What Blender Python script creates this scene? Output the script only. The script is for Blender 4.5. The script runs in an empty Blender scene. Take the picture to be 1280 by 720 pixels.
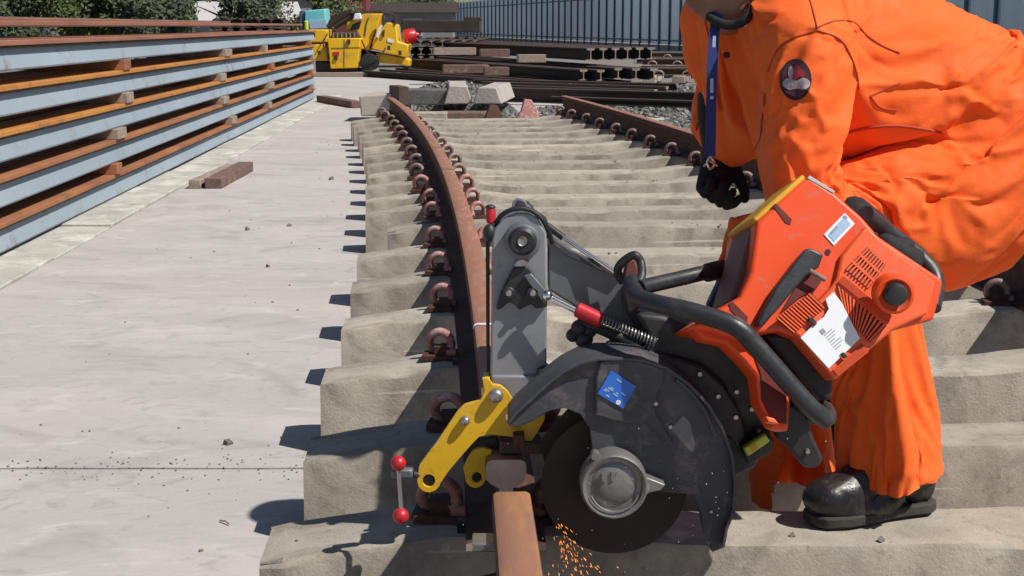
import bpy, bmesh, math, random
from mathutils import Vector, Matrix, noise
from mathutils.geometry import tessellate_polygon
from mathutils.bvhtree import BVHTree
random.seed(7)
S = bpy.context.scene
C = S.collection
# ------------------------------------------------------------------ camera
F = 1800.0; HOR = 32.0; CZ = 1.14
TH = math.atan((360 - HOR) / F)
cd = bpy.data.cameras.new('camera'); cam = bpy.data.objects.new('camera', cd); C.objects.link(cam)
cam.location = (0, 0, CZ); cam.rotation_euler = (math.pi/2 - TH, 0, 0)
cd.sensor_width = 36; cd.lens = 36 * F / 1280; cd.clip_start = 0.05; cd.clip_end = 3000
S.camera = cam
# ------------------------------------------------------------------ light
SUN = Vector((0.70, -0.37, 1.0)).normalized()
el = math.asin(SUN.z); az = math.atan2(SUN.x, SUN.y)
W = bpy.data.worlds.new('World'); S.world = W; W.use_nodes = True
nt = W.node_tree; nt.nodes.clear()
sk = nt.nodes.new('ShaderNodeTexSky'); sk.sky_type = 'NISHITA'; sk.sun_disc = False
sk.sun_elevation = el; sk.sun_rotation = az; sk.air_density = 1.0; sk.dust_density = 0.6; sk.ozone_density = 1.2
bg = nt.nodes.new('ShaderNodeBackground'); bg.inputs[1].default_value = 0.054
wo = nt.nodes.new('ShaderNodeOutputWorld')
nt.links.new(sk.outputs[0], bg.inputs[0]); nt.links.new(bg.outputs[0], wo.inputs[0])
sl = bpy.data.lights.new('sun', 'SUN'); sl.energy = 4.6; sl.angle = math.radians(0.5); sl.color = (1.0, 0.95, 0.88)
so = bpy.data.objects.new('sun', sl); C.objects.link(so)
so.rotation_euler = SUN.to_track_quat('Z', 'Y').to_euler()
S.view_settings.view_transform = 'Standard'; S.view_settings.look = 'None'
S.view_settings.gamma = 1; S.view_settings.exposure = 0.16
# ------------------------------------------------------------------ measuring helpers (pixel of the photo -> point in the place)
def ray(px, py):
    u = (px - 640) / F; v = (360 - py) / F
    return Vector((u, math.cos(TH) + v * math.sin(TH), -math.sin(TH) + v * math.cos(TH)))
def P(px, py, Y):
    d = ray(px, py); return d * (Y / d.y) + Vector((0, 0, CZ))
def G(px, py, z=0.0):
    d = ray(px, py); return d * ((z - CZ) / d.z) + Vector((0, 0, CZ))
def RP(px, py, p0, n):
    d = ray(px, py); o = Vector((0, 0, CZ)); return o + d * ((p0 - o).dot(n) / d.dot(n))
# ------------------------------------------------------------------ materials
def mat(name, c1, c2=None, scale=8, rough=0.7, metal=0.0, bump=0.0, bscale=40, c3=None, s3=3, t3=(0.55, 0.7), emit=None, stretch=(1, 1, 1), rv=0.1, coat=0):
    m = bpy.data.materials.new(name); m.use_nodes = True
    n = m.node_tree.nodes; l = m.node_tree.links
    b = n['Principled BSDF']; b.inputs['Roughness'].default_value = rough; b.inputs['Metallic'].default_value = metal
    if coat: b.inputs['Coat Weight'].default_value = coat
    tc = n.new('ShaderNodeTexCoord'); mp = n.new('ShaderNodeMapping'); mp.inputs['Scale'].default_value = stretch
    l.new(tc.outputs['Object'], mp.inputs[0])
    def nz(s, d=5, r=0.6):
        t = n.new('ShaderNodeTexNoise'); t.inputs['Scale'].default_value = s; t.inputs['Detail'].default_value = d
        t.inputs['Roughness'].default_value = r; l.new(mp.outputs[0], t.inputs[0]); return t.outputs[0]
    def rmp(src, a, c):
        r = n.new('ShaderNodeMapRange'); r.inputs[1].default_value = a; r.inputs[2].default_value = c; l.new(src, r.inputs[0]); return r.outputs[0]
    def mix(fac, a, c):
        x = n.new('ShaderNodeMix'); x.data_type = 'RGBA'; l.new(fac, x.inputs[0])
        for v, s in ((a, 6), (c, 7)):
            if isinstance(v, tuple): x.inputs[s].default_value = (*v, 1)
            else: l.new(v, x.inputs[s])
        return x.outputs[2]
    if c2 is None: b.inputs['Base Color'].default_value = (*c1, 1)
    else:
        col = mix(rmp(nz(scale), 0.32, 0.68), c1, c2)
        if c3: col = mix(rmp(nz(s3, 6, 0.7), *t3), col, c3)
        l.new(col, b.inputs['Base Color'])
        if rv: l.new(rmp_out(n, l, nz(scale * 2), rough - rv, rough + rv), b.inputs['Roughness'])
    if bump:
        bn = n.new('ShaderNodeBump'); bn.inputs['Strength'].default_value = bump; bn.inputs['Distance'].default_value = 0.02
        l.new(nz(bscale, 6, 0.65), bn.inputs['Height']); l.new(bn.outputs[0], b.inputs['Normal'])
    if emit:
        b.inputs['Emission Color'].default_value = (*emit[:3], 1); b.inputs['Emission Strength'].default_value = emit[3]
    m['nz'] = 1
    return m
def rmp_out(n, l, src, a, c):
    r = n.new('ShaderNodeMapRange'); r.inputs[1].default_value = 0.3; r.inputs[2].default_value = 0.7
    r.inputs[3].default_value = max(0, a); r.inputs[4].default_value = min(1, c); l.new(src, r.inputs[0]); return r.outputs[0]
M = {}
M['dirt'] = mat('dirt', (.16, .14, .125), (.24, .215, .19), 1.5, .95, bump=.6, bscale=30)
M['sleeper'] = mat('sleeper_concrete', (.455, .41, .345), (.32, .285, .235), 9, .93, bump=.22, bscale=170, c3=(.24, .20, .16), s3=30, t3=(.56, .72))
M['sleeper2'] = mat('sleeper_concrete_b', (.43, .39, .325), (.29, .255, .21), 7, .93, bump=.25, bscale=140, c3=(.23, .195, .155), s3=24, t3=(.58, .75))
M['pale_block'] = mat('pale_concrete', (.46, .42, .38), (.36, .33, .29), 6, .93, bump=.4, bscale=30)
M['paver'] = mat('paver_concrete', (.50, .49, .44), (.36, .35, .32), 3, .93, bump=.4, bscale=40, c3=(.62, .60, .55), s3=2.5, t3=(.5, .62))
M['rust'] = mat('rail_rust', (.115, .052, .037), (.07, .032, .025), 14, .8, .25, bump=.35, bscale=120, c3=(.17, .075, .045), s3=30)
M['rail_top'] = mat('rail_top', (.40, .175, .105), (.32, .145, .095), 9, .62, .2, bump=.12, bscale=150, c3=(.42, .26, .19), s3=14, t3=(.5, .7), stretch=(3, .6, 3))
M['rail_near'] = mat('rail_near', (.38, .18, .105), (.28, .15, .105), 9, .6, .2, bump=.12, bscale=150, c3=(.44, .21, .09), s3=7, t3=(.5, .65), stretch=(3, .6, 3))
M['cut_face'] = mat('cut_face', (.50, .40, .35), (.42, .32, .28), 30, .55, .4, bump=.1, bscale=200)
M['clip'] = mat('clip_rust', (.46, .22, .20), (.30, .11, .10), 25, .62, .15, bump=.25, bscale=160, c3=(.52, .36, .33), s3=30, t3=(.5, .62))
M['clip_far'] = mat('clip_grey', (.34, .27, .24), (.22, .13, .11), 25, .6, .3, bump=.2, bscale=160)
M['beam_grey'] = mat('beam_bluegrey', (.34, .41, .47), (.27, .33, .38), 2.2, .6, .15, bump=.05, bscale=30, c3=(.42, .36, .32), s3=6, t3=(.68, .82), stretch=(1, .35, 1))
M['beam_rust'] = mat('beam_rust', (.40, .165, .06), (.27, .105, .055), 3, .8, .1, bump=.2, bscale=60, c3=(.19, .08, .055), s3=5, t3=(.5, .7), stretch=(1, .4, 1))
M['beam_rust2'] = mat('beam_rust_red', (.34, .15, .095), (.24, .10, .07), 3, .8, .1, bump=.2, bscale=60, stretch=(1, .4, 1))
M['beam_rust3'] = mat('beam_rust_orange', (.52, .225, .045), (.42, .17, .045), 3, .8, .1, bump=.2, bscale=60, c3=(.27, .10, .05), s3=4, t3=(.55, .75), stretch=(1, .4, 1))
M['timber'] = mat('timber', (.36, .29, .24), (.22, .165, .13), 12, .9, bump=.3, bscale=50, stretch=(3, 1, 3), c3=(.42, .36, .31), s3=9)
M['timber_dark'] = mat('timber_dark', (.19, .105, .085), (.11, .075, .065), 12, .9, bump=.3, bscale=50, c3=(.30, .2, .17), s3=9)
M['fence'] = mat('fence_sheet', (.72, .84, .95), (.62, .74, .86), 3, .36, .55, bump=.03, stretch=(1, 1, .25))
M['fence_post'] = mat('fence_post', (.085, .12, .20), (.06, .09, .16), 5, .6)
M['dark_glass'] = mat('dark_glass', (.02, .025, .03), None, rough=.1)
M['dark_steel'] = mat('dark_steel', (.045, .038, .036), (.075, .052, .043), 6, .75, .3, bump=.2, bscale=40)
M['brown_steel'] = mat('brown_steel', (.12, .082, .068), (.075, .05, .042), 6, .78, .3, bump=.2, bscale=40)
M['pale_edge'] = mat('pale_edge', (.33, .27, .23), (.22, .17, .14), 12, .7, .2)
M['gravel'] = mat('gravel', (.15, .148, .14), (.095, .09, .085), 9, .95, bump=.5, bscale=40)
M['gravel_pale'] = mat('gravel_pale', (.27, .265, .25), (.19, .185, .175), 9, .95)
M['myellow'] = mat('machine_yellow', (.84, .50, .015), (.78, .45, .015), 4, .45, bump=.03, c3=(.5, .30, .07), s3=7, t3=(.66, .8))
M['cyan'] = mat('cyan_paint', (.20, .60, .66), (.16, .54, .62), 3, .5)
M['red'] = mat('red_paint', (.55, .02, .03), (.45, .015, .025), 4, .35)
M['black'] = mat('black_rubber', (.018, .018, .021), (.028, .028, .03), 20, .5, bump=.05, bscale=150)
M['handle'] = mat('handle_rubber', (.022, .024, .028), (.032, .034, .038), 20, .42, bump=.08, bscale=220)
M['lit_grey'] = mat('lit_grey', (.30, .31, .335), (.26, .27, .295), 6, .5, .25, bump=.03, bscale=90)  # saw grey made paler: sunlight on the post put into its colour
M['grey'] = mat('saw_grey', (.165, .175, .195), (.145, .155, .175), 6, .48, .35, bump=.03, bscale=90, c3=(.10, .105, .12), s3=11, t3=(.62, .8))
M['guardm'] = mat('guard_paint', (.070, .073, .086), (.055, .058, .070), 7, .6, .15, bump=.06, bscale=120, c3=(.16, .155, .15), s3=9, t3=(.62, .8))
M['hub'] = mat('hub_alloy', (.30, .29, .285), (.20, .195, .19), 12, .45, .6, bump=.12, bscale=90)
M['blade'] = mat('blade_dark', (.035, .028, .026), (.06, .043, .037), 12, .7, .2, bump=.1)
M['chrome'] = mat('chrome', (.8, .8, .8), None, rough=.18, metal=1)
M['steel'] = mat('bolt_steel', (.48, .47, .46), (.34, .33, .32), 40, .38, .8)
M['yellow'] = mat('clamp_yellow', (.78, .47, .012), (.72, .42, .012), 9, .42, bump=.03, bscale=120, c3=(.42, .26, .05), s3=22, t3=(.68, .8), coat=.15)
M['lime'] = mat('lime', (.55, .62, .06), (.5, .55, .05), 20, .4)
M['orange_p'] = mat('saw_orange', (.80, .075, .008), (.74, .068, .008), 5, .46, bump=.02, bscale=90, c3=(.55, .07, .02), s3=16, t3=(.66, .85))
M['orange_l'] = mat('saw_orange_light', (.86, .13, .035), (.8, .11, .03), 5, .42, bump=.02)
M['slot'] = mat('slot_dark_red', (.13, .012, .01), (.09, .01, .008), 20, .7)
M['filter'] = mat('filter_yellow', (.72, .38, .02), (.6, .31, .03), 12, .6, bump=.1)
M['purple'] = mat('maroon_shade', (.14, .05, .055), (.20, .07, .06), 9, .6, bump=.1)  # maroon; stands in for shade on the engine's left side
M['white'] = mat('sticker_white', (.80, .82, .85), (.74, .77, .81), 20, .4)
M['print_grey'] = mat('print_grey', (.28, .32, .38), None, rough=.5)
M['blue'] = mat('sticker_blue', (.02, .13, .62), (.03, .18, .68), 25, .3)
M['blue_l'] = mat('sticker_lightblue', (.42, .56, .74), (.32, .46, .68), 25, .35)
M['strap'] = mat('blue_strap', (.05, .085, .20), (.03, .055, .14), 20, .7, bump=.1)
M['skin'] = mat('skin', (.27, .14, .095), (.22, .11, .075), 14, .55, bump=.05, bscale=120)
M['hair'] = mat('hair', (.02, .014, .01), (.03, .02, .014), 30, .7)
M['boot'] = mat('boot_leather', (.014, .014, .016), (.022, .022, .024), 18, .3, bump=.14, bscale=55, rv=.1)
M['sole'] = mat('boot_sole', (.03, .028, .026), (.05, .045, .04), 30, .85, bump=.2)
M['glove'] = mat('black_glove', (.010, .010, .013), (.018, .018, .022), 30, .85, bump=.2, bscale=120)
M['seam'] = mat('seam_thread', (.42, .05, .012), None, rough=.8)
M['dust'] = mat('stone_crumb', (.22, .19, .16), (.12, .10, .09), 30, .95)
M['spark'] = mat('spark', (1, .35, .05), None, emit=(1, .26, .03, 3))
M['leaf'] = mat('leaf_green', (.075, .11, .03), (.045, .075, .022), 1.2, .7)
M['leaf_y'] = mat('leaf_yellow_green', (.17, .19, .055), (.11, .14, .04), 1.2, .7)
M['leaf_d'] = mat('leaf_dark', (.038, .056, .032), (.06, .075, .05), 1.2, .75)
M['bark'] = mat('bark', (.12, .09, .07), (.08, .06, .05), 8, .9, bump=.4)
M['roof_w'] = mat('roof_pale', (.52, .51, .50), (.42, .41, .40), 3, .7)
M['wall_g'] = mat('wall_grey', (.26, .26, .27), (.2, .2, .21), 2, .85)
M['maroon'] = mat('maroon_wall', (.20, .045, .045), (.16, .04, .04), 2, .8)
M['glass'] = mat('window_glass', (.04, .05, .06), None, rough=.12)
# ground concrete: pale, with broad stains, swept tyre arcs, pits and pale scrapes
def concrete():
    m = mat('yard_concrete', (.455, .43, .415), (.395, .373, .36), 1.1, .92, bump=.22, bscale=70, c3=(.52, .48, .45), s3=2.3, t3=(.5, .75), stretch=(.45, 1.0, 1))
    n = m.node_tree.nodes; l = m.node_tree.links; b = n['Principled BSDF']
    src = b.inputs['Base Color'].links[0].from_socket
    tc = n.new('ShaderNodeTexCoord')
    def layer(src, st, sc, lo, hi, col, amt, dist=0, loc=(0, 0, 0)):
        mp = n.new('ShaderNodeMapping'); mp.inputs['Scale'].default_value = st; mp.inputs['Location'].default_value = loc; mp.inputs['Rotation'].default_value = (0, 0, .12)
        l.new(tc.outputs['Object'], mp.inputs[0])
        t = n.new('ShaderNodeTexNoise'); t.inputs['Scale'].default_value = sc; t.inputs['Detail'].default_value = 6; t.inputs['Distortion'].default_value = dist
        l.new(mp.outputs[0], t.inputs[0])
        r = n.new('ShaderNodeMapRange'); r.inputs[1].default_value = lo; r.inputs[2].default_value = hi; r.inputs[4].default_value = amt
        l.new(t.outputs[0], r.inputs[0])
        x = n.new('ShaderNodeMix'); x.data_type = 'RGBA'; l.new(r.outputs[0], x.inputs[0]); l.new(src, x.inputs[6]); x.inputs[7].default_value = (*col, 1)
        return x.outputs[2]
    c = layer(src, (.9, 1.5, 1), 1.0, .53, .72, (.26, .245, .24), .55, 3.0)
    c = layer(c, (1.6, 2.0, 1), 3.5, .56, .70, (.29, .27, .255), .5, 2.5, (2, 9, 0))
    c = layer(c, (1.0, 1.9, 1), 2.6, .58, .72, (.58, .56, .54), .55, 2.2, (3, 5, 0))
    c = layer(c, (1, 1, 1), .8, .5, .7, (.50, .44, .40), .5, .4, (8, 1, 0))
    c = layer(c, (1, 2.2, 1), 28, .70, .78, (.20, .18, .16), .8)
    l.new(c, b.inputs['Base Color']); return m
M['yard'] = concrete()
def dusty(name, col, scale, lo, hi, amt, dist=.5):
    m = M[name]; n = m.node_tree.nodes; l = m.node_tree.links; b = n['Principled BSDF']
    inp = b.inputs['Base Color']; tc = n.new('ShaderNodeTexCoord')
    t = n.new('ShaderNodeTexNoise'); t.inputs['Scale'].default_value = scale; t.inputs['Detail'].default_value = 8; t.inputs['Roughness'].default_value = .72; t.inputs['Distortion'].default_value = dist
    l.new(tc.outputs['Object'], t.inputs[0])
    r = n.new('ShaderNodeMapRange'); r.inputs[1].default_value = lo; r.inputs[2].default_value = hi; r.inputs[4].default_value = amt; l.new(t.outputs[0], r.inputs[0])
    x = n.new('ShaderNodeMix'); x.data_type = 'RGBA'; l.new(r.outputs[0], x.inputs[0])
    if inp.links: l.new(inp.links[0].from_socket, x.inputs[6])
    else: x.inputs[6].default_value = inp.default_value
    x.inputs[7].default_value = (*col, 1); l.new(x.outputs[2], inp)
DU = (.30, .25, .21)
dusty('orange_p', DU, 26, .56, .72, .55); dusty('orange_p', (.30, .03, .01), 60, .63, .70, .6); dusty('orange_l', DU, 40, .55, .72, .5)
dusty('guardm', DU, 22, .52, .72, .5); dusty('guardm', (.03, .03, .035), 50, .6, .7, .7); dusty('grey', DU, 30, .55, .72, .4); dusty('lit_grey', (.12, .12, .13), 34, .57, .7, .5)
dusty('black', (.14, .12, .10), 18, .52, .75, .45); dusty('handle', (.16, .14, .12), 30, .55, .75, .4); dusty('yellow', (.20, .13, .05), 55, .58, .70, .7); dusty('yellow', (.45, .40, .32), 18, .58, .72, .35); dusty('lit_grey', (.42, .40, .38), 20, .6, .72, .5)
dusty('boot', (.16, .135, .11), 22, .54, .75, .55); dusty('myellow', (.25, .17, .06), 2.5, .55, .7, .5)
dusty('beam_grey', (.20, .12, .08), 4, .56, .70, .65); dusty('beam_grey', (.50, .52, .53), 9, .60, .68, .4); dusty('beam_rust3', (.16, .07, .04), 5, .52, .68, .6)
dusty('paver', (.16, .15, .13), 6, .55, .7, .5)
def scratched(base):
    m = M[base]; n = m.node_tree.nodes; l = m.node_tree.links; b = n['Principled BSDF']
    src = b.inputs['Base Color'].links[0].from_socket
    tc = n.new('ShaderNodeTexCoord'); oi = n.new('ShaderNodeObjectInfo')
    ad = n.new('ShaderNodeVectorMath'); ad.operation = 'ADD'
    cm = n.new('ShaderNodeVectorMath'); cm.operation = 'SCALE'; cm.inputs[0].default_value = (7, 5, 3); l.new(oi.outputs['Random'], cm.inputs['Scale'])
    l.new(tc.outputs['Object'], ad.inputs[0]); l.new(cm.outputs[0], ad.inputs[1])
    mp = n.new('ShaderNodeMapping'); mp.inputs['Rotation'].default_value = (0, .65, .3); mp.inputs['Scale'].default_value = (1.3, 5, 42)
    l.new(ad.outputs[0], mp.inputs[0])
    t = n.new('ShaderNodeTexNoise'); t.inputs['Scale'].default_value = 1.0; t.inputs['Detail'].default_value = 2
    l.new(mp.outputs[0], t.inputs[0])
    r = n.new('ShaderNodeMapRange'); r.inputs[1].default_value = .69; r.inputs[2].default_value = .74; r.inputs[4].default_value = .85; l.new(t.outputs[0], r.inputs[0])
    x = n.new('ShaderNodeMix'); x.data_type = 'RGBA'; l.new(r.outputs[0], x.inputs[0]); l.new(src, x.inputs[6]); x.inputs[7].default_value = (.58, .54, .47, 1)
    h = n.new('ShaderNodeHueSaturation'); v = n.new('ShaderNodeMapRange'); v.inputs[3].default_value = .84; v.inputs[4].default_value = 1.14
    l.new(oi.outputs['Random'], v.inputs[0]); l.new(v.outputs[0], h.inputs['Value']); l.new(x.outputs[2], h.inputs['Color'])
    l.new(h.outputs[0], b.inputs['Base Color'])
for q_ in ('sleeper', 'sleeper2'): dusty(q_, (.15, .13, .105), 4, .50, .68, .65, 1.5); dusty(q_, (.13, .11, .09), 55, .60, .70, .7); dusty(q_, (.56, .53, .47), 40, .60, .70, .5)
scratched('sleeper'); scratched('sleeper2')
def fabric():
    m = mat('hi_vis_orange', (.90, .135, .012), (.86, .12, .010), 5, .82, bump=.12, bscale=28, c3=(.80, .13, .015), s3=7, t3=(.6, .85))
    b = m.node_tree.nodes['Principled BSDF']; b.inputs['Sheen Weight'].default_value = .15; b.inputs['Sheen Tint'].default_value = (1, .5, .2, 1)
    return m
M['hivis'] = fabric(); dusty('hivis', (.40, .09, .03), 9, .60, .78, .45)
# ------------------------------------------------------------------ mesh builder
class MB:
    def __init__(s): s.v = []; s.f = []; s.m = []
    def add(s, vs, fs, mi=0):
        o = len(s.v); s.v += [tuple(v) for v in vs]; s.f += [tuple(i + o for i in f) for f in fs]; s.m += [mi] * len(fs); return s
    def box(s, c, d, R=None, mi=0):
        c = Vector(c); x, y, z = (k / 2 for k in d)
        vs = [Vector((a * x, b * y, e * z)) for a in (-1, 1) for b in (-1, 1) for e in (-1, 1)]
        if R is not None: vs = [R @ v for v in vs]
        return s.add([c + v for v in vs], [(0, 1, 3, 2), (4, 6, 7, 5), (0, 4, 5, 1), (2, 3, 7, 6), (0, 2, 6, 4), (1, 5, 7, 3)], mi)
    def prism(s, outer, off, holes=(), mi=0):
        loops = [list(map(Vector, outer))] + [list(map(Vector, h)) for h in holes]
        n = Vector((0, 0, 0)); L = loops[0]
        for i in range(len(L)): n += (L[i] - L[0]).cross(L[(i + 1) % len(L)] - L[0])
        off = Vector(off); flip = n.dot(off) > 0
        flat = [v for lp in loops for v in lp]; N = len(flat)
        tris = tessellate_polygon(loops)
        # flip check for tessellation
        fs = []
        for t in tris:
            a, b, c = (flat[i] for i in t); tn = (b - a).cross(c - a)
            t = tuple(t) if tn.dot(off) < 0 else tuple(reversed(t))
            fs.append(t); fs.append(tuple(i + N for i in reversed(t)))
        o = 0
        for k, lp in enumerate(loops):
            m = len(lp); ln = Vector((0, 0, 0))
            for i in range(m): ln += (lp[i] - lp[0]).cross(lp[(i + 1) % m] - lp[0])
            fl = (ln.dot(off) > 0) != (k > 0)
            for i in range(m):
                a, b = o + i, o + (i + 1) % m
                q = (a, b, b + N, a + N)
                fs.append(q if fl else tuple(reversed(q)))
            o += m
        return s.add(flat + [v + off for v in flat], fs, mi)
    def tube(s, pts, r, n=10, mi=0, cap=True, closed=False):
        pts = [Vector(p) for p in pts]; R = r if isinstance(r, (list, tuple)) else [r] * len(pts)
        up = None; vs = []; fs = []; k = len(pts)
        for i, p in enumerate(pts):
            t = (pts[(i + 1) % k] - pts[i - 1]) if closed else (pts[min(i + 1, k - 1)] - pts[max(i - 1, 0)])
            t.normalize()
            if up is None: up = t.orthogonal().normalized()
            up = (up - t * up.dot(t)).normalized(); w = t.cross(up)
            for j in range(n):
                a = 2 * math.pi * j / n; vs.append(p + (up * math.cos(a) + w * math.sin(a)) * R[i])
        for i in range(k if closed else k - 1):
            for j in range(n):
                a = i * n + j; b = i * n + (j + 1) % n; c = ((i + 1) % k) * n + (j + 1) % n; d = ((i + 1) % k) * n + j
                fs.append((a, b, c, d))
        if cap and not closed:
            fs.append(tuple(reversed(range(n)))); fs.append(tuple(range((k - 1) * n, k * n)))
        return s.add(vs, fs, mi)
    def lathe(s, c, ax, prof, n=28, mi=0):
        c = Vector(c); ax = Vector(ax).normalized(); u = ax.orthogonal().normalized(); w = ax.cross(u); vs = []; fs = []
        for r, h in prof:
            for j in range(n):
                a = 2 * math.pi * j / n; vs.append(c + ax * h + (u * math.cos(a) + w * math.sin(a)) * r)
        for i in range(len(prof) - 1):
            for j in range(n):
                fs.append((i * n + j, i * n + (j + 1) % n, (i + 1) * n + (j + 1) % n, (i + 1) * n + j))
        fs.append(tuple(reversed(range(n)))); fs.append(tuple(range((len(prof) - 1) * n, len(prof) * n)))
        return s.add(vs, fs, mi)
    def ball(s, c, r, n=14, mi=0, R=None):
        c = Vector(c); r = Vector((r, r, r)) if not hasattr(r, '__len__') else Vector(r); m = n // 2 + 1; vs = []; fs = []
        for i in range(1, m):
            t = math.pi * i / m
            for j in range(n):
                a = 2 * math.pi * j / n
                v = Vector((math.sin(t) * math.cos(a) * r.x, math.sin(t) * math.sin(a) * r.y, math.cos(t) * r.z))
                vs.append(c + (R @ v if R is not None else v))
        t = Vector((0, 0, r.z)); t = R @ t if R is not None else t
        T = len(vs); vs += [c + t, c - t]
        for i in range(m - 2):
            for j in range(n): fs.append((i * n + j, (i + 1) * n + j, (i + 1) * n + (j + 1) % n, i * n + (j + 1) % n))
        for j in range(n):
            fs.append((T, j, (j + 1) % n)); fs.append((T + 1, (m - 2) * n + (j + 1) % n, (m - 2) * n + j))
        return s.add(vs, fs, mi)
    def mesh(s, name):
        me = bpy.data.meshes.new(name); me.from_pydata(s.v, [], s.f)
        for i, p in enumerate(me.polygons): p.material_index = s.m[i]
        me.update(); return me
def smooth(me, ang=40, dis=False):
    bm = bmesh.new(); bm.from_mesh(me)
    if dis: bmesh.ops.dissolve_limit(bm, angle_limit=math.radians(.5), verts=bm.verts, edges=bm.edges)
    bmesh.ops.recalc_face_normals(bm, faces=bm.faces)
    for f in bm.faces: f.smooth = True
    for e in bm.edges:
        if len(e.link_faces) == 2 and e.calc_face_angle(0) > math.radians(ang): e.smooth = False
    bm.to_mesh(me); bm.free()
def obj(name, mb, m, parent=None, bevel=0, sm=True, kind=None, seg=2):
    me = mb.mesh(name) if isinstance(mb, MB) else mb
    for x in (m if isinstance(m, (list, tuple)) else [m]): me.materials.append(M[x])
    if sm: smooth(me, dis=bool(bevel))
    o = bpy.data.objects.new(name, me); C.objects.link(o)
    if parent is not None:
        o.parent = parent; o.matrix_parent_inverse = parent.matrix_world.inverted() if parent.get('_inv') else Matrix()
    if bevel:
        b = o.modifiers.new('bevel', 'BEVEL'); b.width = bevel; b.segments = seg; b.limit_method = 'ANGLE'; b.angle_limit = math.radians(40); b.harden_normals = False
    if kind: o['kind'] = kind
    return o
def tag(o, label, cat, group=None):
    o['label'] = label; o['category'] = cat
    if group: o['group'] = group
    return o
def empty(name, label, cat, group=None, loc=(0, 0, 0), rz=0):
    o = bpy.data.objects.new(name, None); C.objects.link(o); o.location = loc; o.rotation_euler = (0, 0, rz); o.empty_display_size = .1
    return tag(o, label, cat, group)
def circ(px, py, r, Y, n=24, ry=None):
    return [P(px + r * math.cos(2 * math.pi * i / n), py + (ry or r) * math.sin(2 * math.pi * i / n), Y) for i in range(n)]
def plate(pts, Y, t, holes=(), mi=0, mb=None):
    mb = mb or MB(); return mb.prism([P(x, y, Y) for x, y in pts], (0, t, 0), holes, mi)
def bez(pts, n=6):                                    # Catmull-Rom through points
    pts = [Vector(p) for p in pts]; out = []
    for i in range(len(pts) - 1):
        p0 = pts[max(i - 1, 0)]; p1 = pts[i]; p2 = pts[i + 1]; p3 = pts[min(i + 2, len(pts) - 1)]
        for k in range(n):
            t = k / n; out.append(.5 * ((2 * p1) + (p2 - p0) * t + (2 * p0 - 5 * p1 + 4 * p2 - p3) * t * t + (3 * p1 - p0 - 3 * p2 + p3) * t ** 3))
    return out + [pts[-1]]
# ================================================================== SETTING
obj('ground', MB().add([(-700, -60, -.03), (700, -60, -.03), (700, 1500, -.03), (-700, 1500, -.03)], [(0, 1, 2, 3)]), 'dirt', kind='structure', sm=False)
# concrete yard: slabs with open joints between them
def cc(Y): return -.00459 * Y * Y - .01788 * Y + .0591          # left rail in plan
def cs(Y): return -.00918 * Y - .01788
XJ = lambda Y: -2.32 - .030 * (Y - 8.7)
ys = [-4, 3.62, 13.6, 24, 36.5]
for i in range(4):
    a, b = ys[i] + .006, ys[i + 1] - .006
    mb = MB(); xl = lambda y, i=i: XJ(y) + .008 if i < 3 else -9
    xr = lambda y: 3.2 if y < 14 else (2.0 if y < 25 else -.6)
    N = 40; top = []
    far = [(xl(b), b), (xr(a + .1) if i < 3 else -.6, b)]
    near_edge = [(xl(a) + (xr(a + .1) - xl(a)) * k / N, a + (random.uniform(0, .012) if i == 1 else 0)) for k in range(N + 1)]
    poly = [(x, y, 0) for x, y in near_edge] + [(far[1][0], far[1][1], 0), (far[0][0], far[0][1], 0)]
    obj('concrete_slab', mb.prism(poly, (0, 0, -.026)), 'yard', kind='structure', sm=False)
# strip of rough pavers between the slab and the stacked beams
strip = obj('edge_strip', MB().add([(-3.6, 4, -.012), (XJ(4), 4, -.012), (XJ(30), 30, -.012), (-4.4, 30, -.012)], [(0, 1, 2, 3)]), 'gravel', kind='structure', sm=False)
y = 5.0
while y < 24:
    L = random.uniform(.7, 1.3); wl = .42
    x1 = XJ(y) - .012; x0 = x1 - wl; z = random.uniform(-.004, .012)
    jj = lambda: random.uniform(-.02, .02)
    obj('paver', MB().prism([(x0 + jj(), y + .01, z), (x1, y + .01 + jj() * .3, z + jj() * .2), (XJ(y + L) - .012, y + L - .012, z), (XJ(y + L) - .012 - wl + jj(), y + L - .01, z)], (0, 0, -.05)), 'paver', strip, bevel=.006)
    y += L
# crumbs and bits on the slab
mb = MB()
def rock(mb, c, r, mi=0):
    n = 6; R = Matrix.Rotation(random.uniform(0, 6), 3, Vector((random.random() - .5, random.random() - .5, random.random())).normalized())
    vs = [Vector((math.cos(a) * random.uniform(.7, 1.1), math.sin(a) * random.uniform(.7, 1.1), h * .55)) for h in (-1, 1) for a in (0, 1.6, 3.1, 4.7)]
    vs = [R @ v * r + Vector(c) for v in vs]
    mb.add(vs, [(0, 3, 2, 1), (4, 5, 6, 7), (0, 1, 5, 4), (1, 2, 6, 5), (2, 3, 7, 6), (3, 0, 4, 7)], mi)
for k in range(150):
    x = random.uniform(-1.5, -.55); yy = 3.62 + random.gauss(0, .05) * (1 if k < 100 else 4); rock(mb, (x, yy, .001), random.uniform(.001, .004))
for k in range(60):
    yy = random.uniform(2.5, 16); x = cc(yy) - random.uniform(.55, 1.6); rock(mb, (x, yy, .001), random.uniform(.002, .006))
obj('concrete_crumbs', mb, 'dust', kind='stuff', sm=False)
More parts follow.
